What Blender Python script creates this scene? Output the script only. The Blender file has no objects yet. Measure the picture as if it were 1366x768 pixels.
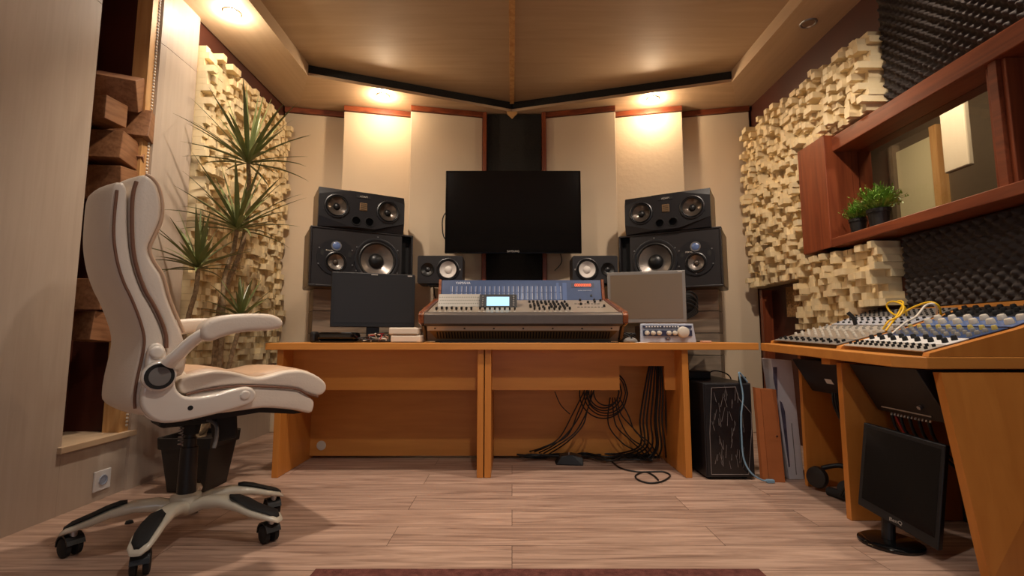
import bpy, math, random
from mathutils import Vector, Matrix
R = random.Random(7)
SC = bpy.context.scene
COL = SC.collection
PI = math.pi
# ------------------------------------------------------------------ camera
F = 640.0; H = 0.785; PT = math.atan(65/640); CP, SP = math.cos(PT), math.sin(PT)
def ray(u, v):
    a = (u-683)/F; b = (384-v)/F
    return Vector((a, CP-b*SP, SP+b*CP))
CAM = Vector((0, 0, H))
def atY(u, v, Y): r = ray(u, v); return CAM + r*(Y/r.y)
def atX(u, v, X): r = ray(u, v); return CAM + r*(X/r.x)
def atZ(u, v, Z): r = ray(u, v); return CAM + r*((Z-H)/r.z)
def atP(u, v, P, n):
    r = ray(u, v); return CAM + r*((P-CAM).dot(n)/r.dot(n))
cd = bpy.data.cameras.new('camera'); cam = bpy.data.objects.new('camera', cd); COL.objects.link(cam)
cam.location = CAM; cam.rotation_euler = (PI/2+PT, 0, 0)
cd.sensor_width = 36; cd.lens = 36*F/1366; cd.clip_start = 0.02
SC.camera = cam
# ------------------------------------------------------------------ materials
def lin(c):
    c = c/255.0
    return c/12.92 if c <= .04045 else ((c+.055)/1.055)**2.4
def rgb(r, g, b): return (lin(r), lin(g), lin(b), 1)
def mat(name, c, rough=.5, metal=0, spec=.5, emit=None, es=0, bump=0, bscale=200, var=0, vscale=30, coat=0, trans=0, alpha=1):
    m = bpy.data.materials.new(name); m.use_nodes = True
    nt = m.node_tree; b = nt.nodes['Principled BSDF']
    b.inputs['Base Color'].default_value = c
    b.inputs['Roughness'].default_value = rough; b.inputs['Metallic'].default_value = metal
    b.inputs['Specular IOR Level'].default_value = spec
    b.inputs['Coat Weight'].default_value = coat; b.inputs['Coat Roughness'].default_value = .08
    b.inputs['Transmission Weight'].default_value = trans
    if emit: b.inputs['Emission Color'].default_value = emit; b.inputs['Emission Strength'].default_value = es
    tc = nt.nodes.new('ShaderNodeTexCoord')
    # every material gets a light procedural variation
    n = nt.nodes.new('ShaderNodeTexNoise'); n.inputs['Scale'].default_value = vscale; n.inputs['Detail'].default_value = 4
    nt.links.new(tc.outputs['Object'], n.inputs['Vector'])
    mx = nt.nodes.new('ShaderNodeMix'); mx.data_type = 'RGBA'; mx.blend_type = 'MULTIPLY'
    rp = nt.nodes.new('ShaderNodeMapRange'); rp.inputs['To Min'].default_value = 1-var; rp.inputs['To Max'].default_value = 1+var*.6
    rp.inputs['From Min'].default_value = .3; rp.inputs['From Max'].default_value = .7
    nt.links.new(n.outputs['Fac'], rp.inputs['Value'])
    mx.inputs['Factor'].default_value = 1; mx.inputs['A'].default_value = c
    nt.links.new(rp.outputs['Result'], mx.inputs['B']); nt.links.new(mx.outputs['Result'], b.inputs['Base Color'])
    if bump:
        n2 = nt.nodes.new('ShaderNodeTexNoise'); n2.inputs['Scale'].default_value = bscale; n2.inputs['Detail'].default_value = 3
        nt.links.new(tc.outputs['Object'], n2.inputs['Vector'])
        bp = nt.nodes.new('ShaderNodeBump'); bp.inputs['Strength'].default_value = bump; bp.inputs['Distance'].default_value = .004
        nt.links.new(n2.outputs['Fac'], bp.inputs['Height']); nt.links.new(bp.outputs['Normal'], b.inputs['Normal'])
    return m
def wood(name, c1, c2, axis='Z', scale=1.0, rough=.45, stretch=14, island=0, spec=.4, bump=.05, coat=0):
    m = bpy.data.materials.new(name); m.use_nodes = True
    nt = m.node_tree; b = nt.nodes['Principled BSDF']
    tc = nt.nodes.new('ShaderNodeTexCoord'); mp = nt.nodes.new('ShaderNodeMapping')
    s = [stretch*scale]*3; s['XYZ'.index(axis)] = scale
    mp.inputs['Scale'].default_value = s
    nt.links.new(tc.outputs['Object'], mp.inputs['Vector'])
    n = nt.nodes.new('ShaderNodeTexNoise'); n.inputs['Scale'].default_value = 2.2; n.inputs['Detail'].default_value = 7; n.inputs['Distortion'].default_value = .8
    nt.links.new(mp.outputs['Vector'], n.inputs['Vector'])
    r = nt.nodes.new('ShaderNodeValToRGB'); r.color_ramp.elements[0].position = .32; r.color_ramp.elements[1].position = .68
    r.color_ramp.elements[0].color = c2; r.color_ramp.elements[1].color = c1
    nt.links.new(n.outputs['Fac'], r.inputs['Fac'])
    out = r.outputs['Color']
    if island:
        g = nt.nodes.new('ShaderNodeNewGeometry'); mr = nt.nodes.new('ShaderNodeMapRange')
        mr.inputs['To Min'].default_value = 1-island; mr.inputs['To Max'].default_value = 1+island*.4
        nt.links.new(g.outputs['Random Per Island'], mr.inputs['Value'])
        mx = nt.nodes.new('ShaderNodeMix'); mx.data_type = 'RGBA'; mx.blend_type = 'MULTIPLY'; mx.inputs['Factor'].default_value = 1
        nt.links.new(out, mx.inputs['A']); nt.links.new(mr.outputs['Result'], mx.inputs['B']); out = mx.outputs['Result']
    nt.links.new(out, b.inputs['Base Color'])
    b.inputs['Roughness'].default_value = rough; b.inputs['Specular IOR Level'].default_value = spec
    b.inputs['Coat Weight'].default_value = coat
    if bump:
        bp = nt.nodes.new('ShaderNodeBump'); bp.inputs['Strength'].default_value = bump; bp.inputs['Distance'].default_value = .003
        nt.links.new(n.outputs['Fac'], bp.inputs['Height']); nt.links.new(bp.outputs['Normal'], b.inputs['Normal'])
    return m
def floor_mat():
    m = bpy.data.materials.new('laminate_floor'); m.use_nodes = True
    nt = m.node_tree; b = nt.nodes['Principled BSDF']; L = nt.links.new
    tc = nt.nodes.new('ShaderNodeTexCoord')
    br = nt.nodes.new('ShaderNodeTexBrick'); br.inputs['Scale'].default_value = 1
    br.inputs['Brick Width'].default_value = 1.28; br.inputs['Row Height'].default_value = .19; br.inputs['Mortar Size'].default_value = .0012
    br.inputs['Mortar Smooth'].default_value = .2; br.offset = .37
    br.inputs['Color1'].default_value = (.2, .2, .2, 1); br.inputs['Color2'].default_value = (.8, .8, .8, 1); br.inputs['Mortar'].default_value = (.5, .5, .5, 1)
    L(tc.outputs['Object'], br.inputs['Vector'])
    mp = nt.nodes.new('ShaderNodeMapping'); mp.inputs['Scale'].default_value = (1.1, 17, 1)
    L(tc.outputs['Object'], mp.inputs['Vector'])
    ad = nt.nodes.new('ShaderNodeVectorMath'); ad.operation = 'MULTIPLY_ADD'; ad.inputs[1].default_value = (9, 9, 9)
    L(br.outputs['Color'], ad.inputs[0]); L(mp.outputs['Vector'], ad.inputs[2])
    n = nt.nodes.new('ShaderNodeTexNoise'); n.inputs['Scale'].default_value = 1.6; n.inputs['Detail'].default_value = 8; n.inputs['Distortion'].default_value = 1.2; n.inputs['Roughness'].default_value = .62
    L(ad.outputs['Vector'], n.inputs['Vector'])
    r = nt.nodes.new('ShaderNodeValToRGB'); e = r.color_ramp.elements
    e[0].position = .3; e[0].color = rgb(126, 98, 84); e[1].position = .72; e[1].color = rgb(204, 172, 152)
    k = e.new(.5); k.color = rgb(172, 142, 124)
    L(n.outputs['Fac'], r.inputs['Fac'])
    mr = nt.nodes.new('ShaderNodeMapRange'); mr.inputs['To Min'].default_value = .86; mr.inputs['To Max'].default_value = 1.1
    L(br.outputs['Color'], mr.inputs['Value'])
    mx = nt.nodes.new('ShaderNodeMix'); mx.data_type = 'RGBA'; mx.blend_type = 'MULTIPLY'; mx.inputs['Factor'].default_value = 1
    L(r.outputs['Color'], mx.inputs['A']); L(mr.outputs['Result'], mx.inputs['B'])
    m2 = nt.nodes.new('ShaderNodeMix'); m2.data_type = 'RGBA'; m2.inputs['B'].default_value = rgb(70, 48, 36)
    L(br.outputs['Fac'], m2.inputs['Factor']); L(mx.outputs['Result'], m2.inputs['A'])
    L(m2.outputs['Result'], b.inputs['Base Color'])
    b.inputs['Roughness'].default_value = .42; b.inputs['Specular IOR Level'].default_value = .4
    bp = nt.nodes.new('ShaderNodeBump'); bp.inputs['Strength'].default_value = .12; bp.inputs['Distance'].default_value = .002
    L(n.outputs['Fac'], bp.inputs['Height']); L(bp.outputs['Normal'], b.inputs['Normal'])
    return m
def glass_mat(name, tint=(1, 1, 1, 1), refl=.12):
    m = bpy.data.materials.new(name); m.use_nodes = True; nt = m.node_tree; nt.nodes.clear()
    o = nt.nodes.new('ShaderNodeOutputMaterial'); t = nt.nodes.new('ShaderNodeBsdfTransparent'); t.inputs['Color'].default_value = tint
    g = nt.nodes.new('ShaderNodeBsdfGlossy'); g.inputs['Roughness'].default_value = .02
    f = nt.nodes.new('ShaderNodeFresnel'); f.inputs['IOR'].default_value = 1.5
    mx = nt.nodes.new('ShaderNodeMixShader')
    gm = nt.nodes.new('ShaderNodeNewGeometry'); iv = nt.nodes.new('ShaderNodeMath'); iv.operation = 'SUBTRACT'; iv.inputs[0].default_value = 1
    ml = nt.nodes.new('ShaderNodeMath'); ml.operation = 'MULTIPLY'
    nt.links.new(gm.outputs['Backfacing'], iv.inputs[1]); nt.links.new(iv.outputs[0], ml.inputs[0]); nt.links.new(f.outputs['Fac'], ml.inputs[1])
    nt.links.new(ml.outputs[0], mx.inputs['Fac']); nt.links.new(t.outputs[0], mx.inputs[1]); nt.links.new(g.outputs[0], mx.inputs[2])
    nt.links.new(mx.outputs[0], o.inputs['Surface']); return m
M = {}
M['floor'] = floor_mat()
M['birch'] = wood('birch_plywood', rgb(186, 170, 154), rgb(179, 162, 146), 'Z', 1.0, .5, 16)
M['birchY'] = wood('birch_plywood_long', rgb(196, 170, 140), rgb(188, 162, 132), 'Y', .8, .55, 14)
M['birchX'] = wood('birch_plywood_wide', rgb(198, 170, 138), rgb(184, 156, 124), 'X', .5, .55, 14)
M['ceilp'] = wood('ceiling_veneer', rgb(180, 154, 124), rgb(171, 145, 115), 'X', .7, .62, 12)
M['red'] = wood('redwood', rgb(142, 74, 44), rgb(112, 54, 32), 'Z', 1, .35, 12)
M['redY'] = wood('redwood_long', rgb(138, 74, 46), rgb(108, 54, 34), 'Y', 1, .35, 12)
M['redX'] = wood('redwood_wide', rgb(134, 66, 36), rgb(96, 42, 22), 'X', 1, .4, 12)
M['brown'] = mat('dark_red_stain', rgb(74, 33, 19), .5, var=.25, vscale=3)
M['block'] = wood('pine_block', rgb(238, 220, 180), rgb(228, 206, 162), 'Z', 2, .5, 3, island=.10)
M['cube'] = wood('oak_cube', rgb(164, 116, 80), rgb(128, 84, 54), 'Y', 2, .5, 10, island=.25)
M['pine'] = wood('pine_stud', rgb(206, 162, 106), rgb(176, 126, 76), 'Z', 1, .5, 10)
M['fabric'] = mat('beige_fabric', rgb(206, 186, 160), .95, spec=.1, bump=.25, bscale=900, var=.03, vscale=2)
M['fabric2'] = mat('beige_fabric_crinkled', rgb(206, 186, 160), .95, spec=.1, bump=.6, bscale=26, var=.03, vscale=2)
M['foam'] = mat('charcoal_foam', rgb(62, 54, 50), .75, spec=.35, bump=.4, bscale=500, var=.1)
M['foamstrip'] = mat('black_foam_strip', rgb(46, 44, 41), .9, spec=.2, bump=.6, bscale=120, var=.2, vscale=90)
M['desk'] = wood('beech_desk', rgb(210, 142, 68), rgb(198, 130, 60), 'X', .9, .4, 9)
M['deskZ'] = wood('beech_panel', rgb(200, 130, 58), rgb(188, 118, 50), 'Z', .9, .42, 9)
M['black'] = mat('black_plastic', rgb(24, 23, 24), .45, var=.1)
M['blackm'] = mat('black_matte', rgb(20, 19, 19), .75, var=.1)
M['gloss'] = mat('black_gloss', rgb(10, 10, 11), .08, spec=.5, var=0)
M['scr'] = mat('dark_screen', rgb(12, 11, 11), .12, spec=.5)
M['scrm'] = mat('matte_screen', rgb(30, 27, 26), .42, spec=.5)
M['scrl'] = mat('screen_beige_reflection', rgb(108, 92, 74), .35, spec=.6)  # beige room reflection put into the screen colour
M['spk'] = mat('speaker_black_vinyl', rgb(30, 26, 27), .4, bump=.1, bscale=300, var=.08)
M['spkside'] = mat('speaker_side_reflection', rgb(92, 74, 56), .35, bump=.1, bscale=300, var=.08)  # black cabinet sides with a brownish reflection put into their colour
M['baf'] = mat('speaker_baffle', rgb(25, 24, 27), .35, var=.05)
M['rub'] = mat('rubber_surround', rgb(20, 20, 21), .38)
M['cone'] = mat('grey_cone', rgb(128, 120, 114), .32, metal=.55, var=.1)
M['conek'] = mat('dark_cone', rgb(96, 86, 78), .2, metal=.6)
M['conew'] = mat('white_cone', rgb(214, 206, 198), .5)
M['steel'] = mat('brushed_steel', rgb(176, 176, 178), .3, metal=.9)
M['white'] = mat('white_gloss_plastic', rgb(226, 216, 204), .18, spec=.5, coat=.3)
M['leather'] = mat('white_leather', rgb(226, 212, 196), .38, bump=.18, bscale=140, var=.03, vscale=8)
M['beigel'] = mat('tan_leather', rgb(200, 166, 136), .42, bump=.15, bscale=160, var=.04)
M['piping'] = mat('brown_piping', rgb(120, 82, 62), .5)
M['pearl'] = mat('pearl_base', rgb(206, 198, 180), .2, metal=0, coat=.3)
M['grey'] = mat('grey_plastic', rgb(120, 116, 112), .4)
M['lgrey'] = mat('light_grey_metal', rgb(180, 172, 162), .4, metal=.2)
M['mixbody'] = mat('console_body', rgb(92, 84, 80), .38, metal=.2, var=.05)
M['mixtop'] = mat('console_surface', rgb(150, 138, 124), .42, metal=.2)
M['blue'] = mat('meter_bridge_blue', rgb(52, 72, 112), .35, var=.08)
M['bluel'] = mat('meter_window', rgb(88, 108, 152), .25)
M['woodend'] = wood('walnut_end', rgb(150, 86, 52), rgb(96, 46, 24), 'Y', 2, .25, 8, coat=.4)
M['vent'] = mat('vent_brown', rgb(120, 92, 58), .45)
M['lcd'] = mat('lit_lcd', rgb(150, 200, 220), .3, emit=rgb(150, 205, 230), es=.75)
M['led'] = mat('orange_led', rgb(255, 90, 30), .4, emit=rgb(255, 96, 30), es=1.1)
M['offwhite'] = mat('offwhite_plastic', rgb(216, 204, 188), .45)
M['silver'] = mat('silver_faceplate', rgb(196, 200, 212), .35, metal=.3)
M['navy'] = mat('navy_inset', rgb(48, 52, 78), .4)
M['knobw'] = mat('pale_knob', rgb(206, 198, 184), .4)
M['knobg'] = mat('grey_knob', rgb(150, 146, 138), .45)
M['knoby'] = mat('yellow_knob_cap', rgb(212, 190, 104), .45)
M['yellow'] = mat('yellow_cable', rgb(226, 180, 22), .4)
M['cablew'] = mat('white_cable', rgb(214, 206, 192), .45)
M['cablek'] = mat('black_cable', rgb(16, 15, 15), .5)
M['cableb'] = mat('pale_blue_cable', rgb(126, 160, 184), .5)
M['cabler'] = mat('red_cable', rgb(170, 34, 40), .5)
M['pinky'] = mat('pink_eraser', rgb(206, 160, 134), .6)
M['pcside'] = mat('computer_case', rgb(26, 25, 28), .4, var=.15)
M['card'] = mat('cardboard', rgb(168, 100, 58), .8, var=.08, vscale=12, spec=.15)
M['boxw'] = mat('white_carton', rgb(206, 204, 208), .6, var=.03)
M['boxp'] = mat('carton_picture', rgb(84, 80, 100), .6, var=.4, vscale=20)
M['stone'] = wood('grey_oak_board', rgb(158, 140, 120), rgb(112, 98, 84), 'X', 1.2, .6, 7, island=.25)
M['pot'] = mat('black_pot', rgb(26, 25, 24), .5)
M['soil'] = mat('soil', rgb(48, 36, 28), .95, bump=1, bscale=80, var=.4)
M['trunk'] = mat('ringed_bark', rgb(160, 136, 106), .8, bump=.9, bscale=150, var=.4, vscale=60, spec=.2)
M['leaf'] = mat('dark_green_leaf', rgb(116, 124, 74), .38, var=.35, vscale=9)
M['grass'] = mat('bright_green_blade', rgb(120, 160, 62), .5, var=.35, vscale=30)
M['rug'] = mat('red_rug', rgb(112, 70, 64), .95, bump=1, bscale=300, var=.35, vscale=40, spec=.05)
M['chip'] = mat('chipboard', rgb(150, 112, 66), .85, bump=.8, bscale=90, var=.5, vscale=70)
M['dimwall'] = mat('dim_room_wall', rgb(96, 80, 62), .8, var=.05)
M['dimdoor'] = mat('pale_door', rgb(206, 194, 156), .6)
M['win_reflection'] = mat('window_reflection', rgb(196, 182, 162), .9)  # colour of the pale reflection in the window glass
M['glass'] = glass_mat('window_glass', (.86, .84, .8, 1))
M['cap'] = mat('socket_white', rgb(222, 220, 218), .4)
M['socket'] = mat('socket_inner', rgb(150, 158, 176), .4)
M['lens'] = mat('lamp_lens', rgb(255, 240, 220), .3, emit=rgb(255, 226, 190), es=40)
M['lensoff'] = mat('lamp_lens_off', rgb(150, 130, 110), .2)
M['front'] = mat('front_wall_paint', rgb(150, 134, 116), .8)
M['film'] = mat('scratched_film', rgb(30, 28, 30), .22, spec=.6, var=.3, vscale=18)
M['scratch'] = mat('film_edge', rgb(130, 120, 116), .5)
M['ctower'] = mat('orange_label', rgb(220, 120, 30), .5)
# ------------------------------------------------------------------ mesh builder
MATS = {}
class MB:
    def __init__(s): s.v = []; s.f = []
    def add(s, vs, fs):
        o = len(s.v); s.v += [Vector(p) for p in vs]; s.f += [tuple(i+o for i in q) for q in fs]; return s
    def box(s, x0, x1, y0, y1, z0, z1):
        return s.add([(x0,y0,z0),(x1,y0,z0),(x1,y1,z0),(x0,y1,z0),(x0,y0,z1),(x1,y0,z1),(x1,y1,z1),(x0,y1,z1)],
                     [(0,3,2,1),(4,5,6,7),(0,1,5,4),(1,2,6,5),(2,3,7,6),(3,0,4,7)])
    def obox(s, c, size, m):     # oriented box, m 3x3
        hx, hy, hz = [k/2 for k in size]; c = Vector(c)
        vs = [c + m @ Vector((a*hx, b*hy, d*hz)) for d in (-1,1) for a, b in ((-1,-1),(1,-1),(1,1),(-1,1))]
        return s.add(vs, [(0,3,2,1),(4,5,6,7),(0,1,5,4),(1,2,6,5),(2,3,7,6),(3,0,4,7)])
    def slab(s, p0, p1, th, z0, z1):   # vertical slab p0->p1, thickness to the +left normal
        a = Vector(p0); b = Vector(p1); d = (b-a).normalized(); n = Vector((-d.y, d.x))*th
        q = [a, b, b+n, a+n]
        return s.prism([(p.x, p.y, z0) for p in q], (0, 0, z1-z0))
    def prism(s, poly, ext):
        n = len(poly); e = Vector(ext); P = [Vector(p) for p in poly]
        nrm = Vector((0,0,0))
        for i in range(n): nrm += (P[i]-P[0]).cross(P[(i+1) % n]-P[0])
        if nrm.dot(e) > 0: P = P[::-1]
        vs = P + [p+e for p in P]
        fs = [tuple(range(n)), tuple(range(2*n-1, n-1, -1))] + [(i, i+n, (i+1) % n + n, (i+1) % n) for i in range(n)]
        return s.add(vs, fs)
    def ring(s, c, ax, prof, n=24, caps=True):   # lathe: prof list of (dist along axis, radius)
        c = Vector(c); ax = Vector(ax).normalized()
        u = ax.orthogonal().normalized(); w = ax.cross(u)
        vs = []; fs = []
        for (h, r) in prof:
            for i in range(n):
                t = 2*PI*i/n; vs.append(c + ax*h + (u*math.cos(t)+w*math.sin(t))*r)
        for k in range(len(prof)-1):
            for i in range(n):
                j = (i+1) % n; fs.append((k*n+i, k*n+j, (k+1)*n+j, (k+1)*n+i))
        if caps:
            fs.append(tuple(range(n-1, -1, -1))); fs.append(tuple(range((len(prof)-1)*n, len(prof)*n)))
        return s.add(vs, fs)
    def cyl(s, p0, p1, r0, r1=None, n=16):
        p0 = Vector(p0); p1 = Vector(p1); L = (p1-p0).length
        return s.ring(p0, p1-p0, [(0, r0), (L, r0 if r1 is None else r1)], n)
    def tube(s, path, r, n=8, smooth=True, flat=1.0):
        P = [Vector(p) for p in path]
        if smooth and len(P) > 2: P = catmull(P, 6)
        rs = r if callable(r) else (lambda t: r)
        up = None; vs = []; fs = []; m = len(P)
        for k, p in enumerate(P):
            d = (P[min(k+1, m-1)]-P[max(k-1, 0)])
            d = d.normalized() if d.length > 1e-9 else Vector((0,0,1))
            if up is None: up = d.orthogonal().normalized()
            up = (up - d*up.dot(d)); up = up.normalized() if up.length > 1e-6 else d.orthogonal().normalized()
            w = d.cross(up); rr = rs(k/(m-1))
            for i in range(n):
                t = 2*PI*i/n; vs.append(p + (up*math.cos(t) + w*math.sin(t)*flat)*rr)
        for k in range(m-1):
            for i in range(n):
                j = (i+1) % n; fs.append((k*n+i, k*n+j, (k+1)*n+j, (k+1)*n+i))
        fs.append(tuple(range(n-1, -1, -1))); fs.append(tuple(range((m-1)*n, m*n)))
        return s.add(vs, fs)
    def ball(s, c, r, n=12, sc=(1,1,1)):
        c = Vector(c); prof = []
        vs = [c+Vector((0,0,-r*sc[2]))]; fs = []
        m = n//2
        for k in range(1, m):
            a = -PI/2 + PI*k/m
            for i in range(n):
                t = 2*PI*i/n; vs.append(c+Vector((r*sc[0]*math.cos(a)*math.cos(t), r*sc[1]*math.cos(a)*math.sin(t), r*sc[2]*math.sin(a))))
        vs.append(c+Vector((0,0,r*sc[2]))); last = len(vs)-1
        for i in range(n): fs.append((0, 1+(i+1) % n, 1+i)); fs.append((last, last-n+i, last-n+(i+1) % n))
        for k in range(m-2):
            for i in range(n):
                j = (i+1) % n; fs.append((1+k*n+i, 1+k*n+j, 1+(k+1)*n+j, 1+(k+1)*n+i))
        return s.add(vs, fs)
    def loft(s, rings, closed=True):
        n = len(rings[0]); vs = [p for r in rings for p in r]; fs = []
        for k in range(len(rings)-1):
            for i in range(n):
                j = (i+1) % n; fs.append((k*n+i, k*n+j, (k+1)*n+j, (k+1)*n+i))
        fs.append(tuple(range(n-1, -1, -1))); fs.append(tuple(range((len(rings)-1)*n, len(rings)*n)))
        return s.add(vs, fs)
    def build(s, name, m, parent=None, bevel=0, smooth=None, world=True, seg=2):
        me = bpy.data.meshes.new(name); V = s.v
        if parent is not None and world:
            iv = wm(parent).inverted(); V = [iv @ p for p in V]
        me.from_pydata([tuple(p) for p in V], [], s.f)
        me.materials.append(m); me.validate()
        o = bpy.data.objects.new(name, me); COL.objects.link(o)
        if parent is not None: o.parent = parent
        if smooth is not None:
            for p in me.polygons: p.use_smooth = True
            try: me.set_sharp_from_angle(angle=math.radians(smooth))
            except Exception: pass
        if bevel:
            b = o.modifiers.new('bevel', 'BEVEL'); b.width = bevel; b.segments = seg; b.limit_method = 'ANGLE'; b.angle_limit = math.radians(35)
        return o
def catmull(P, k):
    out = []; n = len(P)
    for i in range(n-1):
        p0 = P[max(i-1, 0)]; p1 = P[i]; p2 = P[i+1]; p3 = P[min(i+2, n-1)]
        for j in range(k):
            t = j/k
            out.append(.5*((2*p1)+(p2-p0)*t+(2*p0-5*p1+4*p2-p3)*t*t+(3*p1-p0-3*p2+p3)*t**3))
    out.append(P[-1]); return out
def wm(o):
    m = Matrix.Translation(o.location) @ o.rotation_euler.to_matrix().to_4x4()
    return wm(o.parent) @ m if o.parent else m
def tag(o, label=None, cat=None, group=None, kind=None):
    if label: o['label'] = label
    if cat: o['category'] = cat
    if group: o['group'] = group
    if kind: o['kind'] = kind
    return o
def thing(name, label, cat, loc=(0,0,0), rz=0, group=None):
    o = bpy.data.objects.new(name, None); COL.objects.link(o); o.empty_display_size = .05
    o.location = loc; o.rotation_euler = (0, 0, rz)
    return tag(o, label, cat, group)
def struct(name, mb, m, **k): return tag(mb.build(name, m, **k), kind='structure')
def copy_tree(o, parent=None):
    c = o.copy(); COL.objects.link(c); c.parent = parent
    for ch in list(o.children):
        if ch.name in CH_SKIP: continue
        copy_tree(ch, c)
    return c
CH_SKIP = set()
def put(proto, parent, loc, rot=None, local=False):   # copy a part under a parent at a world point
    c = proto.copy(); COL.objects.link(c); c.parent = parent
    c.location = loc if local else wm(parent).inverted() @ Vector(loc)
    if rot is not None: c.rotation_euler = rot
    return c
def text(name, body, size, loc, rot, m, parent, ext=.0006, font_sx=1):
    cu = bpy.data.curves.new(name, 'FONT'); cu.body = body; cu.size = size; cu.extrude = ext; cu.align_x = 'CENTER'; cu.align_y = 'CENTER'
    t = bpy.data.objects.new(name, cu); COL.objects.link(t)
    dg = bpy.context.evaluated_depsgraph_get(); me = bpy.data.meshes.new_from_object(t.evaluated_get(dg))
    bpy.data.objects.remove(t); me.materials.clear(); me.materials.append(m)
    o = bpy.data.objects.new(name, me); COL.objects.link(o); o.parent = parent
    T = Matrix.Translation(loc) @ rot.to_matrix().to_4x4() @ Matrix.Diagonal((font_sx, 1, 1, 1)) if hasattr(rot, 'to_matrix') else Matrix.Translation(loc) @ rot.to_4x4()
    me.transform(wm(parent).inverted() @ T)
    return o
from mathutils import Euler
FRONT = Euler((PI/2, 0, 0))
# ------------------------------------------------------------------ the room
XL, XR = -2.0, 2.1; ZS = 2.8
struct('floor', MB().box(-2.3, 2.35, -2.1, 4.4, -.05, 0), M['floor'])
# left wall (plywood), with the niche open between Y 2.19 and 2.56
w = MB(); w.box(-2.12, XL, -2.0, 2.19, 0, 2.4-.003); w.box(-2.12, XL, -2.0, 2.19, 2.4, 3.0)
w.box(-2.12, XL, 2.1905, 2.5595, 0, .27)
struct('wall_left', w, M['birch'])
w = MB()
for z0, z1 in ((0, 2.437), (2.44, 3.0)):
    pts = [(-2.12, 2.56), (XL+.015, 2.56), (XL+.02, 2.60), (XL+.02, 2.85)]
    for k in range(7):
        a = PI/2*k/6; pts.append((XL+.02-.04+.04*math.cos(a), 2.85+.04*math.sin(a)))
    pts.append((-2.12, 2.89)); w.prism([(x, y, z0) for x, y in pts], (0, 0, z1-z0))
struct('wall_left', w, M['birch'])
w = MB().box(-2.12, XL-.01, 2.89, 4.3, .57, 3.0); struct('wall_left', w, M['brown'])
w = MB().box(-2.12, XL, 2.89, 3.45, 0, .50); w.box(-2.12, XL, 3.452, 4.3, 0, .50)
struct('wall_left', w, M['birch'])
struct('trim_1', MB().box(-2.12, XL+.015, 2.89, 4.12, .50, .57), M['redY'])
# niche
struct('wall_left', MB().box(-2.32, -2.3, 2.0, 2.7, 0, 3.0), M['brown'])
struct('trim_2', MB().box(-2.085, -2.0, 2.5, 2.5595, .30, 2.78), M['pine'])
struct('wall_left', MB().box(-2.3, -2.086, 2.53, 2.5595, .30, 2.9), M['brown'])
struct('trim_3', MB().box(-2.3, XL+.02, 2.17, 2.6, .27, .30), M['birchY'], bevel=.003)
struct('trim_4', MB().box(-2.3, -2.12, 2.14, 2.19, .3, 2.8), M['red'])
bd = MB()
for k in range(int((2.75-.32)/.018)):
    bd.ball((-1.998, 2.545, .33+k*.018), .007, 8)
o = bd.build('bead_strip', M['offwhite']); tag(o, 'beaded pale strip running up the right edge of the wall niche', 'trim strip')
def wcube(c, s, rot, label):
    o = MB().obox((0,0,0), (s*1.25, s, s), Matrix.Identity(3)).build('wooden_block', M['cube'], bevel=.003)
    o.location = c; o.rotation_euler = rot; return tag(o, label, 'wood block', 'wood blocks in the wall niche')
NB = -2.085
def nb(u, v, x=NB): return tuple(atX(u, v, x))
wcube(nb(158, 122), .16, (.55, 0, .42), 'topmost brown wood block, set corner-out high in the wall niche')
wcube(nb(138, 150, -2.09), .12, (.0, 0, -.1), 'narrow pale wood block at the left of the niche, under the topmost one')
wcube(nb(178, 172), .16, (-.18, 0, .35), 'wide reddish wood block in the niche, second from the top on the right')
wcube(nb(148, 200, -2.10), .15, (-.1, 0, .15), 'brown wood block in the niche, left of the dark slanted one')
wcube(nb(172, 214, -2.10), .13, (.75, 0, .45), 'dark slanted wood block beside the beaded strip in the niche')
wcube(nb(148, 246, -2.11), .165, (.1, 0, .1), 'bottom wood block of the upper cluster, just above the chair back')
wcube(nb(118, 392, -2.11), .15, (.08, 0, .2), 'wood block seen behind the chair back, upper of the lower pair')
wcube(nb(124, 436, -2.10), .14, (-.1, 0, -.2), 'wood block seen behind the chair back, lowest in the niche')
sk = thing('wall_socket', 'white square wall socket on the plywood under the left wall niche', 'socket', (XL, 2.42, .085))
MB().box(XL, XL+.009, 2.37, 2.465, .045, .14).build('cover_plate', M['cap'], sk, bevel=.003)
MB().ring((XL+.0092, 2.4175, .0925), (1,0,0), [(0,.024),(.004,.024),(.004,.02),(.001,.019)], 20).build('socket_well', M['socket'], sk)
# back wall and right wall
struct('wall_back', MB().box(-2.3, 2.35, 4.26, 4.4, 0, 3.0), M['brown'])
w = MB(); w.box(XR, 2.2, -2.0, 4.3, 0, 1.32); w.box(XR, 2.2, -2.0, 4.3, 2.02, 3.0)
w.box(XR, 2.2, 3.0, 4.3, 1.32, 2.02); w.box(XR, 2.2, -2.0, .3, 1.32, 2.02)
struct('wall_right', w, M['brown'])
struct('wall_front', MB().box(-2.3, 2.35, -2.1, -2.0, 0, 3.0), M['front'])
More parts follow.
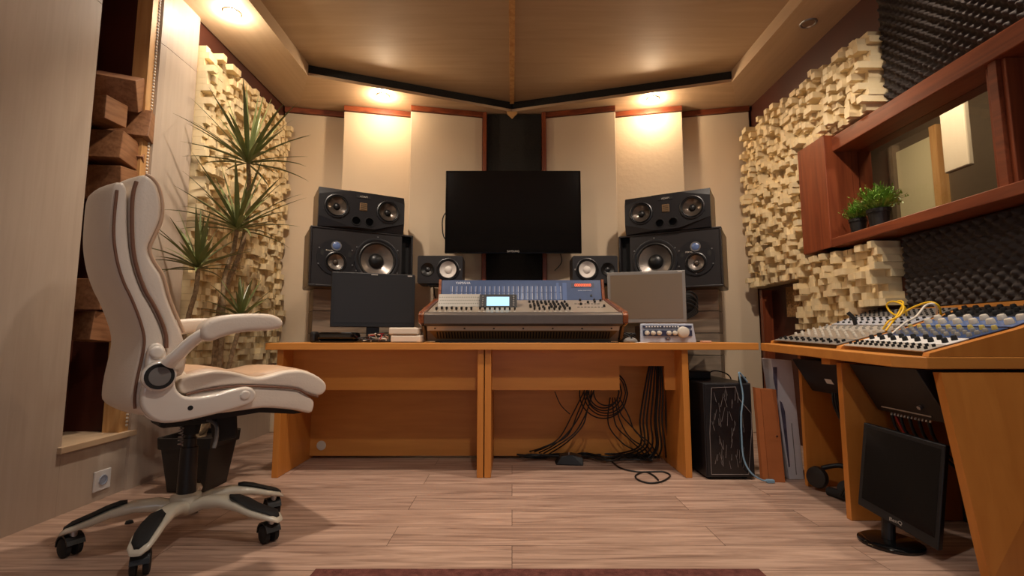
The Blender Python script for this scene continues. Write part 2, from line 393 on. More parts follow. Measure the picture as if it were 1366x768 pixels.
# soffit
def slabz(poly, z0, z1): return MB().prism([(x, y, z0) for x, y in poly], (0, 0, z1-z0))
LI, RI = -1.585, 1.75; CL = (LI, 3.54); CC = (0.0, 4.14); CR = (RI, 3.63)
struct('ceiling', slabz([(-2.0, -2.0), (LI, -2.0), (LI, 3.54), (-2.0, 4.25)], ZS, ZS+.03), M['birchY'])
struct('ceiling', slabz([(2.1, -2.0), (RI, -2.0), (RI, 3.63), (2.1, 4.25)], ZS, ZS+.03), M['birchY'])
struct('ceiling', slabz([(LI, 3.54), CC, CR, (2.1, 4.253), (2.1, 4.26), (-2.0, 4.26), (-2.0, 4.253)], ZS+.001, ZS+.025), M['birchX'])
struct('trim_5', MB().box(LI-.012, LI, -2, 3.54, ZS+.03, 2.9), M['birchY'])
struct('trim_6', MB().box(RI, RI+.012, -2, 3.63, ZS+.03, 2.9), M['birchY'])
for nm, a, b, lb in (('l', CL, CC, 'left'), ('r', CC, CR, 'right')):
    d = Vector((b[0]-a[0], b[1]-a[1])).normalized(); n = Vector((-d.y, d.x))*.012
    st = MB().slab((a[0]+n.x, a[1]+n.y), (b[0]+n.x, b[1]+n.y), .02, ZS+.026, 2.895)
    tag(st.build('foam_strip', M['foamstrip']), 'black ribbed foam strip along the %s half of the ceiling recess edge' % lb, 'foam strip', 'ceiling edge foam strips')
struct('ceiling', MB().box(-2.0, -.018, -2.0, 4.26, 2.896, 2.93), M['ceilp'])
struct('ceiling', MB().box(.018, 2.1, -2.0, 4.26, 2.896, 2.93), M['ceilp'])
struct('ceiling', MB().box(-2.3, 2.35, -2.1, 4.4, 3.0, 3.05), M['blackm'])
bt = thing('ceiling_batten', 'pale wood batten with a pointed end under the ceiling centre seam', 'batten', (0, 3, 2.87))
MB().box(-.02, .02, -1.9, 4.14, 2.872, 2.893).build('batten_strip', M['pine'], bt, bevel=.002)
MB().prism([(-.045, 4.13, 2.80), (.045, 4.13, 2.80), (.045, 4.13, 2.785), (0, 4.13, 2.74), (-.045, 4.13, 2.785)], (0, .03, 0)).build('pointed_end', M['pine'], bt, bevel=.003)
# right soffit outer redwood, window
# fabric panels on the back wall
PB = [((-2.0, 4.05), (-1.475, 4.16), 'far left beige fabric wall panel, nearest the block wall with the plant', 'fabric'),
      ((-1.47, 4.025), (-.89, 4.155), 'beige fabric wall panel directly behind the left stacked speakers', 'fabric'),
      ((-.885, 4.025), (-.265, 4.155), 'beige fabric wall panel just left of the black centre panel', 'fabric'),
      ((.305, 4.16), (.905, 4.03), 'beige fabric wall panel just right of the black centre panel', 'fabric'),
      ((.91, 4.155), (1.49, 4.03), 'creased beige fabric wall panel under the right back ceiling lamp', 'fabric2'),
      ((1.495, 4.155), (2.079, 4.033), 'far right beige fabric wall panel, nearest the right block wall', 'fabric')]
for i, (a, b, lb, mk) in enumerate(PB):
    t = thing('acoustic_panel', lb, 'acoustic panel', ((a[0]+b[0])/2, (a[1]+b[1])/2, 0), 0, 'beige fabric panels on the back wall')
    MB().slab(a, b, .09, 0.001, 2.75).build('fabric_cover', M[mk], t, bevel=.006)
    d = Vector((b[0]-a[0], b[1]-a[1])).normalized(); n = Vector((d.y, -d.x))*.02
    MB().slab((a[0]+n.x, a[1]+n.y), (b[0]+n.x, b[1]+n.y), .11, 2.752, 2.797).build('top_trim', M['redX'], t, bevel=.002)
bp = thing('centre_panel', 'black rough foam panel between two red wood strips at the back wall centre', 'acoustic panel', (.02, 4.18, 0))
MB().box(-.225, .265, 4.17, 4.24, 0.001, 2.79).build('foam_face', M['foamstrip'], bp)
for x in (-.262, .268): MB().box(x, x+.034, 4.13, 4.24, 0.001, 2.795).build('side_strip', M['red'], bp, bevel=.002)
# ------------------------------------------------------------------ block diffusers
def diffuser(X, sgn, cells, label, deps):
    mb = MB()
    for (y, z, w, h) in cells:
        d = R.choice(deps) + R.uniform(-.005, .005)
        x0, x1 = sorted((X, X+sgn*d)); mb.box(x0, x1, y+.0006, y+w-.0006, z+.0006, z+h-.0006)
    o = mb.build('block_diffuser', M['block']); return tag(o, label, 'sound diffuser')
cs = .043; cells = []
for r_ in range(int((2.645-.572)/cs)):
    z = .572 + r_*cs; y = 2.893
    while y < 4.03:
        wd = R.choice([cs, cs, cs*.8, cs*1.25])
        if y+wd > 4.045: break
        cells.append((y, z, wd, cs)); y += wd
diffuser(XL-.009, 1, cells, 'left wall diffuser of pale protruding wood blocks behind the tall plant', [.04, .05, .06, .075, .09, .11])
cells = []; cs = .039
for r_ in range(int((2.53-.60)/cs)):
    z = .60 + r_*cs; y = 2.535 + R.choice([0, .004, .018, .03])
    while y < 3.98:
        wd = R.choice([cs, cs, cs*.8, cs*1.25]); zc = z+cs/2; yc = y+wd/2
        ok = y+wd < 3.99
        if 1.30 < zc < 2.05 and y < 3.149: ok = False
        if zc < 1.17 and yc > 3.30: ok = False
        if z < .945 and yc < 2.76: ok = False
        if ok: cells.append((y, z, wd, cs))
        y += wd
diffuser(XR-.001, -1, cells, 'right wall diffuser of pale protruding wood blocks beside the window', [.08, .09, .10, .12, .14, .165])
struct('trim_7', MB().box(2.02, 2.099, 3.86, 3.90, 0, 1.16), M['red'])
tag(MB().box(2.04, 2.0985, 3.36, 3.56, .93, 1.15).build('chipboard_panel', M['chip']), 'small rough chipboard piece in the dark gap under the right diffuser', 'board')
# ------------------------------------------------------------------ foam mats
def foam(name, P0, U, V, N, lu, lv, label, pitch=.056, amp=.030, step=.0078):
    nu = int(lu/step); nv = int(lv/step); vs = []; fs = []
    P0, U, V, N = map(Vector, (P0, U, V, N))
    for j in range(nv+1):
        for i in range(nu+1):
            a = i*step; b = j*step
            h = math.cos(2*PI*a/pitch)*math.cos(2*PI*b/pitch)
            h2 = max(0, (h+.35)/1.35)**1.1
            vs.append(P0+U*a+V*b+N*(.012+amp*h2))
    def id_(i, j): return j*(nu+1)+i
    for j in range(nv):
        for i in range(nu): fs.append((id_(i,j), id_(i+1,j), id_(i+1,j+1), id_(i,j+1)))
    mb = MB().add(vs, fs)
    c = [P0, P0+U*nu*step, P0+U*nu*step+V*nv*step, P0+V*nv*step]
    mb.add(c, [(0,3,2,1)])
    for k, run in enumerate(([id_(i,0) for i in range(nu+1)], [id_(nu,j) for j in range(nv+1)], [id_(nu-i,nv) for i in range(nu+1)], [id_(0,nv-j) for j in range(nv+1)])):
        pts = [vs[q] for q in run]; bs = [p-N*((p-P0).dot(N)) for p in pts]
        m = len(pts); mb.add(bs+pts, [(q, q+1, m+q+1, m+q) for q in range(m-1)])
    return tag(mb.build(name, M['foam'], smooth=60), label, 'acoustic foam')
S2 = math.sqrt(.5)
foam('foam_mat', (XR-.002, .9, .935), (0,1,0), (0,0,1), (-1,0,0), 1.62, .378, 'charcoal egg-crate foam mat below the studio window, behind the tilted console')
foam('foam_mat', (XR-.002, 1.05, 2.03), (0,1,0), (0,0,1), (-1,0,0), 1.5, .76, 'charcoal egg-crate foam mat above the studio window, up to the ceiling')
# ------------------------------------------------------------------ window in the right wall
def winpart(name, mb, m=M['redY'], **k): return struct(name, mb, m, **k)
win = MB().box(1.985, 2.22, .3, 3.0, 1.925, 2.018).build('window_1', M['redY'], bevel=.004); tag(win, kind='structure')
MB().box(1.94, 2.22, .3, 3.0, 1.325, 1.378).build('window_sill', M['redY'], win, bevel=.004)
MB().box(1.935, 2.099, 2.87, 3.145, 1.325, 2.03).build('side_casing', M['red'], win, bevel=.003)
MB().box(2.1, 2.22, 2.87, 3.0, 1.378, 1.925).build('side_jamb', M['red'], win)
for y in (1.86,): MB().box(2.02, 2.2, y, y+.085, 1.378, 1.925).build('mullion', M['red'], win, bevel=.003); MB().box(2.00, 2.02, y+.02, y+.055, 1.378, 1.925).build('mullion_bead', M['redY'], win, bevel=.002)
MB().box(2.135, 2.141, 1.945, 2.87, 1.378, 1.925).build('pane', M['glass'], win)
MB().box(2.135, 2.141, .3, 1.86, 1.378, 1.925).build('pane', M['glass'], win)
# room beyond
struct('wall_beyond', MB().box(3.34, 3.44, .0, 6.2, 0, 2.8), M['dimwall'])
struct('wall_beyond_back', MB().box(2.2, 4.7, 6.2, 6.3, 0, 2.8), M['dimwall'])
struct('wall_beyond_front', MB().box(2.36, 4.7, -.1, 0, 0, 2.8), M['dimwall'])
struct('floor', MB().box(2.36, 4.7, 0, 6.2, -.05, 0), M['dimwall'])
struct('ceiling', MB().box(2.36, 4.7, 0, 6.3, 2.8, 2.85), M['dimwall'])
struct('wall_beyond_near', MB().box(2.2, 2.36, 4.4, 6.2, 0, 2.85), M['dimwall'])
struct('trim_8', MB().box(3.26, 3.34, .1, 6.1, 2.60, 2.70), M['brown'])
ya = atX(1197, 230, 3.3).y; yb0 = atX(1249, 230, 3.3).y
dr = MB().box(3.30, 3.339, yb0, ya, .001, 2.36).build('door_1', M['dimdoor'], bevel=.003); tag(dr, kind='structure')
MB().box(3.27, 3.339, yb0-.06, yb0, .001, 2.42).build('door_frame', M['pine'], dr)
MB().box(3.27, 3.339, ya, ya+.05, .001, 2.42).build('door_frame', M['dimwall'], dr)
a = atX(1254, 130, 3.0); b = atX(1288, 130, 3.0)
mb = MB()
mb.box(2.98, 3.02, b.y, a.y, 1.90, 2.79)  # pale glass reflection modelled as an added panel
tag(mb.build('reflection_panel', M['win_reflection'], bevel=.01), 'pale reflection in the studio window, built as an added panel behind the glass', 'reflection panel')
MBc = MB().box(2.75, 3.2, 1.3, 2.9, .001, 1.55)
tag(MBc.build('low_cabinet', M['foam'], bevel=.01), 'dark low cabinet in the room seen through the studio window', 'cabinet')
# ------------------------------------------------------------------ ceiling downlights
def downlight(x, y, on, label, e=0, col=(1, .74, .45), size=math.radians(120), blend=.6):
    t = thing('downlight', label, 'ceiling lamp', (x, y, ZS), 0, 'recessed ceiling downlights')
    MB().ring((x, y, ZS-.001), (0,0,-1), [(0,.052),(.006,.05),(.007,.042),(.0015,.036)], 24, caps=False).build('ring', M['steel'], t, smooth=40)
    MB().ring((x, y, ZS-.0015), (0,0,-1), [(0,.038),(.002,.036)], 24).build('lens', M['lens'] if on else M['lensoff'], t)
    if e:
        l = bpy.data.lights.new('downlight_beam', 'POINT'); l.energy = e; l.color = col; l.shadow_soft_size = .02
        lo = bpy.data.objects.new('downlight_beam', l); COL.objects.link(lo); lo.parent = t; lo.location = (0, 0, -.045)
    return t
WARM = (1, .77, .52); MID = (1, .76, .52)
downlight(-1.75, 2.81, True, 'lit ceiling downlight above the left wall blocks and plant', 7.5, (1, .84, .64), math.radians(168), .8)
downlight(-1.085, 3.85, True, 'lit ceiling downlight over the left speakers by the back wall', 10.5, WARM, math.radians(165), .8)
downlight(1.2, 3.9, True, 'lit ceiling downlight over the right speakers by the back wall', 10.5, WARM, math.radians(165), .8)
downlight(1.914, 2.91, False, 'unlit ceiling downlight in the right soffit above the window wall')
NEU = (1, .84, .68)
for (x, y, z, e, c, tilt, sz) in ((-1.84, 2.60, ZS, 4, (.86, .92, 1), 0, 150), (-1.78, 1.5, ZS, 6, NEU, 0, 150), (1.93, 1.7, ZS, 42, NEU, 0, 160), (-1.78, .2, ZS, 7, NEU, 0, 150), (1.92, .8, ZS, 22, (1, .88, .76), 0, 160),
                        (-1.1, 2.2, 2.89, 112, NEU, 26, 118), (.15, .85, 2.89, 62, (1, .9, .8), 0, 140), (1.15, 2.2, 2.89, 98, NEU, 26, 118)):
    l = bpy.data.lights.new('unseen_spot', 'SPOT'); l.energy = e; l.color = c; l.spot_size = math.radians(sz); l.spot_blend = .8; l.shadow_soft_size = .045  # unseen spots without fixtures, some added to brighten chair, floor and back wall
    lo = bpy.data.objects.new('unseen_spot', l); COL.objects.link(lo); lo.location = (x, y, z-.02); lo.rotation_euler = (math.radians(tilt), 0, 0)
def area(x, y, z, sx, sy, e, col, rot=(0,0,0)):
    l = bpy.data.lights.new('fill_light', 'AREA'); l.shape = 'RECTANGLE'; l.size = sx; l.size_y = sy; l.energy = e; l.color = col  # added fill light, no fixture modelled
    lo = bpy.data.objects.new('fill_light', l); COL.objects.link(lo); lo.location = (x, y, z); lo.rotation_euler = rot
area(.3, -1.9, 1.1, 1.6, 1.3, 7, (.74, .84, 1), (PI/2, 0, 0))  # added cool fill behind the camera
area(2.6, 2.9, 2.76, .3, .8, 34, (1, .85, .62))  # added to brighten the room beyond the window
# ------------------------------------------------------------------ main desk
dk = thing('studio_desk', 'long orange beech desk with two open leg bays against the back wall', 'desk', (0, 3.0, 0))
MB().box(-1.405, 1.405, 2.75, 3.5, .71, .75).build('desktop', M['desk'], dk, bevel=.003)
for x0 in (-1.345, -.197, -.155, .972):
    w_ = .036
    MB().box(x0, x0+w_, 2.772, 3.45, 0.001, .71).build('leg_panel', M['deskZ'], dk, bevel=.002)
MB().box(-1.309, -.197, 2.90, 2.918, .47, .71).build('rail', M['desk'], dk)
r2 = MB().prism([(-.119, 2.90, .47), (.641, 2.90, .47), (.641, 2.90, .611), (.91, 2.90, .611), (.91, 2.90, .47), (.972, 2.90, .47), (.972, 2.90, .71), (-.119, 2.90, .71)], (0, .018, 0))
r2.build('rail', M['desk'], dk)
MB().box(-1.309, -.197, 3.195, 3.213, .02, .709).build('back_board', M['desk'], dk)
MB().box(-.119, .972, 3.195, 3.213, .02, .709).build('back_board', M['desk'], dk)
MB().ring((-1.235, 3.195, .085), (0,-1,0), [(0,.03),(.003,.03),(.004,.02)], 20).build('cable_grommet', M['knobw'], dk)
# ------------------------------------------------------------------ speakers
def driver(t, x, z, r, cone, y=0, dome=.33, dust='rub'):
    c = (x, y, z); ax = (0, -1, 0)
    f = MB().ring(c, ax, [(0, r*1.22), (.006, r*1.2), (.009, r*1.1), (.004, r*1.02)], 40, caps=False).build('driver_frame', M['baf'], t, smooth=50, world=False)
    MB().ring(c, ax, [(.002, r*1.03), (.011, r*.97), (.010, r*.92), (.001, r*.87)], 40, caps=False).build('surround', M['rub'], f, smooth=60, world=False)
    MB().ring(c, ax, [(.002, r*.89), (-r*.10, r*.72), (-r*.24, r*.5), (-r*.34, r*.30)], 40, caps=False).build('cone', cone, f, smooth=40, world=False)
    MB().ring(c, ax, [(-r*.34, r*dome), (-r*.2, r*dome*.92), (-r*.1, r*dome*.66), (-r*.05, r*dome*.3), (-r*.045, .0005)], 28, caps=False).build('dust_cap', M[dust], f, smooth=60, world=False)
    return f
def screws(t, x, z, r, n, a0=0):
    m = MB()
    for k in range(n):
        a = a0+2*PI*k/n; m.ring((x+r*math.cos(a), -.001, z+r*math.sin(a)), (0,-1,0), [(0,.0055),(.004,.005)], 8)
    m.build('screw', M['steel'], t, world=False)
def holed(name, poly, holes, y0, y1, m, t):     # a plate in the XZ plane with round openings
    cu = bpy.data.curves.new(name, 'CURVE'); cu.dimensions = '2D'; cu.fill_mode = 'BOTH'; cu.extrude = (y1-y0)/2
    def sp_(pts):
        q = cu.splines.new('POLY'); q.points.add(len(pts)-1); q.use_cyclic_u = True
        for i, (a, b) in enumerate(pts): q.points[i].co = (a, b, 0, 1)
    sp_(poly)
    for (x, z, r) in holes: sp_([(x+r*math.cos(2*PI*k/40), z+r*math.sin(2*PI*k/40)) for k in range(40)])
    o = bpy.data.objects.new(name, cu); COL.objects.link(o)
    me = bpy.data.meshes.new_from_object(o.evaluated_get(bpy.context.evaluated_depsgraph_get())); bpy.data.objects.remove(o)
    me.transform(Matrix.Translation((0, (y0+y1)/2, 0)) @ Matrix.Rotation(PI/2, 4, 'X')); me.materials.clear(); me.materials.append(m)
    o = bpy.data.objects.new(name, me); COL.objects.link(o); o.parent = t; return o
def main_speaker(P, rz, m, label):
    W, Hh, D = .745, .43, .40
    t = thing('studio_monitor', label, 'speaker', P, rz)
    c = MB(); c.box(-W/2, W/2, .075, D, 0, Hh); c.build('cabinet', M['spkside'], t, bevel=.012, world=False)
    # front frame around an inset baffle
    fr = MB()
    fr.box(-W/2, W/2, 0, .076, 0, .014).box(-W/2, W/2, 0, .076, Hh-.014, Hh).box(-W/2, -W/2+.014, 0, .076, .014, Hh-.014).box(W/2-.014, W/2, 0, .076, .014, Hh-.014)
    fr.build('front_frame', M['spk'], t, bevel=.004, world=False)
    x0, x1 = sorted((m*(-W/2+.016), m*.285))
    holed('baffle', [(x0, .014), (x1, .014), (x1, Hh-.014), (x0, Hh-.014)], [(m*.10, .5*Hh, .142), (m*-.195, .5*Hh-.035, .065)], .006, .018, M['spk'], t)
    yb = .005
    x0, x1 = sorted((m*.286, m*(W/2-.014))); MB().box(x0, x1, .066, .074, .014, Hh-.014).build('port_slot', M['blackm'], t, world=False)
    px, pz = m*-.195, .50*Hh
    holed('waveguide', [(px+.13*math.cos(2*PI*k/48), pz+.13*math.sin(2*PI*k/48)) for k in range(48)], [(px, pz-.035, .065)], -.002, .006, M['baf'], t)
    f = driver(t, px, pz-.035, .062, M['cone'], y=-.001, dust='conek')
    tw = MB().ring((px, -.002, pz+.082), (0,-1,0), [(0,.037),(.005,.036),(.005,.031)], 28).build('tweeter', M['steel'], t, smooth=30, world=False)
    MB().ring((px, -.0075, pz+.082), (0,-1,0), [(0,.027),(.004,.02),(.006,.008)], 20).build('dome', M['bluel'], tw, smooth=50, world=False)
    for sx in (-.094, .094):
        MB().prism([(px+sx+.013*math.cos(a*PI/6), -.003, pz+.028+.024*math.sin(a*PI/6)) for a in range(12)], (0, .002, 0)).build('vent_slot', M['blackm'], t, world=False)
    ms = MB()
    for (ax_, az) in ((-.115,.06),(.11,.058),(-.118,-.055),(.115,-.05),(0,-.115)):
        ms.ring((px+ax_, -.002, pz+az), (0,-1,0), [(0,.006),(.004,.005)], 8)
    ms.build('screws', M['steel'], t, world=False)
    wx = m*.10; driver(t, wx, .5*Hh, .138, M['cone'], y=yb, dome=.42)
    s2 = MB()
    for k in range(6):
        a = PI/2+k*PI/3; s2.ring((wx+.175*math.cos(a), yb, .5*Hh+.175*math.sin(a)), (0,-1,0), [(0,.006),(.005,.005)], 8)
    s2.build('screws', M['steel'], t, world=False)
    text('lettering', 'FOCAL', .016, wm(t) @ Vector((px-.045*1, -.0025, pz+.045)), (wm(t).to_3x3() @ FRONT.to_matrix()), M['knobw'], t)
    return t
def top_speaker(P, rz, m, label):
    W, Hh, D = .62, .285, .32
    t = thing('studio_monitor', label, 'speaker', P, rz)
    MB().box(-W/2, W/2, .045, D, 0, Hh).build('cabinet', M['spkside'], t, bevel=.004, world=False)
    # faceted front: raised hexagonal face with sloping lower and upper corners
    pb = [(-W/2, 0), (W/2, 0), (W/2, Hh), (-W/2, Hh)]
    face = [(-W/2, .075), (-.09, .012), (.09, .012), (W/2, .075), (W/2, Hh-.055), (.10, Hh-.004), (-.10, Hh-.004), (-W/2, Hh-.055)]
    back = [(-W/2, .0), (-.09, 0), (.09, 0), (W/2, 0), (W/2, Hh), (.10, Hh), (-.10, Hh), (-W/2, Hh)]
    vs = [(x, .001, z) for x, z in face]+[(x, .0205, z) for x, z in back]+[(x, .0455, z) for x, z in back]
    fs = [((i+1) % 8, i, i+8, (i+1) % 8+8) for i in range(8)] + [((i+1) % 8+8, i+8, i+16, (i+1) % 8+16) for i in range(8)]
    zc = .54*Hh
    bf_ = holed('baffle', face, [(-.185, zc, .076), (.185, zc, .076), (-.048, .062, .029), (.048, .062, .029)], 0, .006, M['baf'], t)
    MB().add(vs, fs).build('bevelled_rim', M['baf'], bf_, world=False)
    driver(t, -.185, zc, .073, M['conek'], y=-.001); driver(t, .185, zc, .073, M['conek'], y=-.001)
    s2 = MB()
    for wx in (-.185, .185):
        for k in range(8):
            a = PI/8+k*PI/4; s2.ring((wx+.095*math.cos(a), -.0005, zc+.095*math.sin(a)), (0,-1,0), [(0,.005),(.003,.004)], 6)
    s2.build('screws', M['blackm'], t, world=False)
    tw = MB().box(-.026, .026, -.006, .002, zc-.012, zc+.045).build('ribbon_tweeter', M['vent'], t, bevel=.002, world=False)
    g = MB()
    for k in range(6): g.box(-.022, .022, -.0075, -.006, zc-.008+k*.0088, zc-.005+k*.0088)
    g.build('tweeter_grille', M['blackm'], tw, world=False)
    for sx in (-.048, .048):
        MB().ring((sx, -.0005, .062), (0,-1,0), [(0,.036),(.004,.035),(.004,.029),(.0,.028)], 28, caps=False).build('port_ring', M['rub'], t, smooth=40, world=False)
        MB().ring((sx, .003, .062), (0,1,0), [(0,.0292),(.035,.0285),(.036,.001)], 24, caps=False).build('bass_port', M['blackm'], t, world=False)
    MB().box(-.05, .05, -.003, .001, Hh-.05, Hh-.028).build('control_strip', M['black'], t, world=False)
    text('lettering', 'ADAM', .02, wm(t) @ Vector((0, -.004, Hh-.039)), (wm(t).to_3x3() @ FRONT.to_matrix()), M['lgrey'], t)
    return t
def plinth(P, rz, W, D, Hh, label):
    t = thing('speaker_plinth', label, 'speaker stand', P, rz)
    n = 7; hh = Hh/n
    MB().box(-W/2+.004, W/2-.004, .004, D-.004, 0.001, Hh-.002).build('core', M['blackm'], t, world=False)
    mb = MB()
    for k in range(n):
        mb.box(-W/2, W/2, 0, D, 0.001+k*hh, (k+1)*hh-.004)
    mb.build('board_cladding', M['stone'], t, world=False, bevel=.001); return t
rl, rr = math.radians(29), math.radians(-29)
def fc_(o, sg, W): return (o[0]-sg*.8746*W/2, o[1]+.4848*W/2)
def mid(a, b): return ((a[0]+b[0])/2, (a[1]+b[1])/2)
pl = fc_((-1.422, 3.327), -1, .745); pr_ = fc_((1.49, 3.357), 1, .745)
plinth((pl[0]-.11, pl[1]+.12, 0), rl, .56, .27, 1.139, 'grey board-clad plinth carrying the left stacked speakers')
plinth((pr_[0]+.11, pr_[1]+.12, 0), rr, .56, .27, 1.139, 'grey board-clad plinth carrying the right stacked speakers')
main_speaker((pl[0], pl[1], 1.14), rl, 1, 'large black three-way monitor, lower of the left stack')
main_speaker((pr_[0], pr_[1], 1.14), rr, -1, 'large black three-way monitor, lower of the right stack')
pl2 = fc_((-1.373, 3.318), -1, .62); pr2 = fc_((1.421, 3.35), 1, .62)
top_speaker((pl2[0], pl2[1]+.01, 1.571), rl, 1, 'black twin-woofer monitor lying on top of the left stack')
top_speaker((pr2[0], pr2[1]+.01, 1.571), rr, -1, 'black twin-woofer monitor lying on top of the right stack')
def small_speaker(P, rz, m, label):
    W, Hh, D = .34, .21, .26
    t = thing('nearfield_speaker', label, 'speaker', P, rz)
    MB().box(-W/2, W/2, .04, D, 0, Hh).build('cabinet', M['spk'], t, bevel=.004, world=False)
    e_ = .008; cr = [(-W/2+e_, 0), (W/2-e_, 0), (W/2, e_), (W/2, Hh-e_), (W/2-e_, Hh), (-W/2+e_, Hh), (-W/2, Hh-e_), (-W/2, e_)]
    holed('baffle', cr, [(m*.06, Hh*.5, .075), (m*-.095, Hh*.5, .045)], 0, .041, M['spk'], t)
    MB().ring((m*-.095, -.001, Hh*.5), (0,1,0), [(0,.0455),(.02,.02),(.021,.001)], 28, caps=False).build('horn_throat', M['rub'], t, smooth=50, world=False)
    driver(t, m*.06, Hh*.5, .072, M['conew'], y=-.001, dome=.42, dust='conew')
    tw = MB().ring((m*-.095, -.001, Hh*.5), (0,-1,0), [(0,.052),(.004,.05),(.0,.045)], 28, caps=False).build('tweeter_horn', M['rub'], t, smooth=50, world=False)
    MB().ring((m*-.095, .018, Hh*.5), (0,-1,0), [(0,.02),(.005,.014),(.008,.004)], 18).build('dome', M['baf'], tw, smooth=50, world=False)
    MB().ring((m*.15, -.001, Hh*.5), (0,-1,0), [(0,.007),(.001,.006)], 12).build('badge', M['lgrey'], t, world=False)
    # wall bracket
    MB().box(-.03, .03, .1, .47, -.012, -.001).build('bracket_arm', M['black'], t, world=False)
    MB().box(-.1, .1, .05, .2, -.0125, -.0005).build('bracket_plate', M['black'], t, world=False)
    return t
small_speaker((-.545, 3.6, 1.187), .03, 1, 'small black speaker with white cone, left of the mixing console bridge')
small_speaker((.63, 3.6, 1.187), -.03, -1, 'small black speaker with white cone, right of the mixing console bridge')
# ------------------------------------------------------------------ television
tv = thing('television', 'wide black flat television hung over the mixing console', 'television', (.01, 3.92, 1.48))
MB().box(-.555, .575, 3.9, 3.935, 1.468, 2.17).build('casing', M['gloss'], tv, bevel=.006)
MB().box(-.535, .555, 3.8985, 3.9, 1.50, 2.152).build('screen', M['scr'], tv)
MB().box(-.2, .22, 3.936, 3.975, 1.62, 2.05).build('back_housing', M['blackm'], tv, bevel=.01)
MB().box(-.1, .12, 3.975, 4.169, 1.75, 1.95).build('wall_mount', M['blackm'], tv)
text('lettering', 'SAMSUNG', .022, (.01, 3.8985, 1.484), FRONT, M['lgrey'], tv)
def cable(path, r, m, label, group=None, name='cable', n=7):
    o = MB().tube(path, r, n).build(name, m, smooth=60); return tag(o, label, 'cable', group)
cable([(-.48, 3.96, 1.9), (-.575, 3.96, 1.8), (-.585, 3.97, 1.68), (-.56, 3.98, 1.6), (-.47, 3.98, 1.56)], .005, M['cablek'], 'thin black cable curling from the left edge of the television')
cable([(.38, 3.97, 1.55), (.42, 4.0, 1.42), (.36, 4.02, 1.34), (.25, 4.02, 1.30)][:3], .004, M['cablek'], 'thin black cable hanging below the television to the right')
cable([(-.62, 3.78, 1.19), (-.60, 3.72, 1.1), (-.56, 3.70, .98), (-.53, 3.6, .86), (-.5, 3.52, .758)], .005, M['cablek'], 'black cable dropping from the left small speaker to the desk')
# ------------------------------------------------------------------ computer monitors on the desk
def desk_monitor(P, rz, W, Hh, z0, fm, sm, label, bz=.022, stand=True):
    t = thing('computer_monitor', label, 'monitor', P, rz)
    MB().box(-W/2, W/2, 0, .045, z0, z0+Hh).build('frame', fm, t, bevel=.004, world=False)
    MB().box(-W/2+bz, W/2-bz, -.0015, .001, z0+bz*1.3, z0+Hh-bz).build('screen', sm, t, world=False)
    MB().box(-.02, .02, -.002, .001, z0+Hh-bz*.6, z0+Hh-bz*.3).build('badge', M['lgrey'], t, world=False)
    MB().box(W/2-.05, W/2-.02, -.002, .001, z0+Hh-bz*.65, z0+Hh-bz*.3).build('badge', M['lgrey'], t, world=False)
    MB().box(-.04, .04, .045, .075, .012, z0+Hh*.55).build('stand_neck', M['black'], t, bevel=.004, world=False)
    MB().box(-.11, .11, -.02, .15, .001, .014).build('stand_foot', M['black'], t, bevel=.004, world=False)
    return t
m1 = desk_monitor((-.88, 3.05, .75), math.radians(18), .515, .345, .095, M['black'], M['scrm'], 'black-framed monitor standing on the left end of the desk')
m2 = desk_monitor((.948, 3.385, .75), math.radians(-16), .535, .366, .132, M['grey'], M['scrl'], 'grey-framed monitor with pale reflecting screen, right of the mixing console')
# cluster behind the right monitor
hb = thing('cable_bag', 'black cable-stuffed pouch hanging behind the right desk monitor', 'pouch', (1.27, 3.45, .95))
MB().ball((1.265, 3.47, 1.02), .078, 16, (1, .55, 1.1)).build('pouch_body', M['blackm'], hb, smooth=180)
for k in range(4):
    MB().tube([(1.20-.01*k, 3.40, 1.09-.02*k), (1.27, 3.405, 1.105-.03*k), (1.325, 3.42, 1.06-.03*k), (1.29, 3.415, .97-.012*k), (1.21, 3.40, .93-.01*k)], .006, 6).build('strap_loop', M['black'], hb, smooth=60)
# left: dark tray, cables, two white drives
tr = thing('storage_tray', 'glossy dark rounded tray at the left end of the desk', 'tray', (-1.04, 2.9, .75))
prof = [(-1.15, 2.84), (-.93, 2.84)]
MB().box(-1.155, -.925, 2.83, 2.98, .751, .762).build('tray_base', M['gloss'], tr, bevel=.005)
MB().box(-1.15, -.93, 2.835, 2.975, .762, .812).build('tray_body', M['gloss'], tr, bevel=.02, seg=4)
MB().box(-1.20, -1.165, 2.85, 2.93, .751, .815).build('tray_clip', M['black'], tr, bevel=.012)
for k, (z, w_, lb) in enumerate(((.751, .0, 'lower'), (.797, .01, 'upper'))):
    h_ = .042
    t = thing('external_drive', 'flat off-white rounded drive box beside the console, %s of the two stacked' % lb, 'hard drive', (-.61, 2.9, z), 0, 'two stacked drive boxes')
    MB().box(-.725+(.012 if k == 0 else 0), -.54+(.004 if k == 0 else -.012), 2.83, 2.98, z, z+h_).build('casing', M['offwhite'], t, bevel=.008)
    MB().box(-.70, -.56, 2.828, 2.8305, z+.004, z+.006).build('seam', M['grey'], t)
GC = 'tangled thin cables under the left monitor'
for k in range(8):
    pts = [(R.uniform(-.92, -.75), R.uniform(2.86, 2.98), .757+R.uniform(0, .01)) if q in (0, 4) else (R.uniform(-.92, -.75), R.uniform(2.86, 3.0), .77+R.uniform(0, .04)) for q in range(5)]
    mk, lb = [('cablek', 'black'), ('cablek', 'black'), ('cablew', 'white'), ('cabler', 'red'), ('pinky', 'tan'), ('cablek', 'black'), ('cablew', 'white'), ('cablek', 'black')][k]
    cable(pts, .0035, M[mk], 'thin %s cable in the tangle under the left desk monitor' % lb, GC + ' (%s)' % lb)
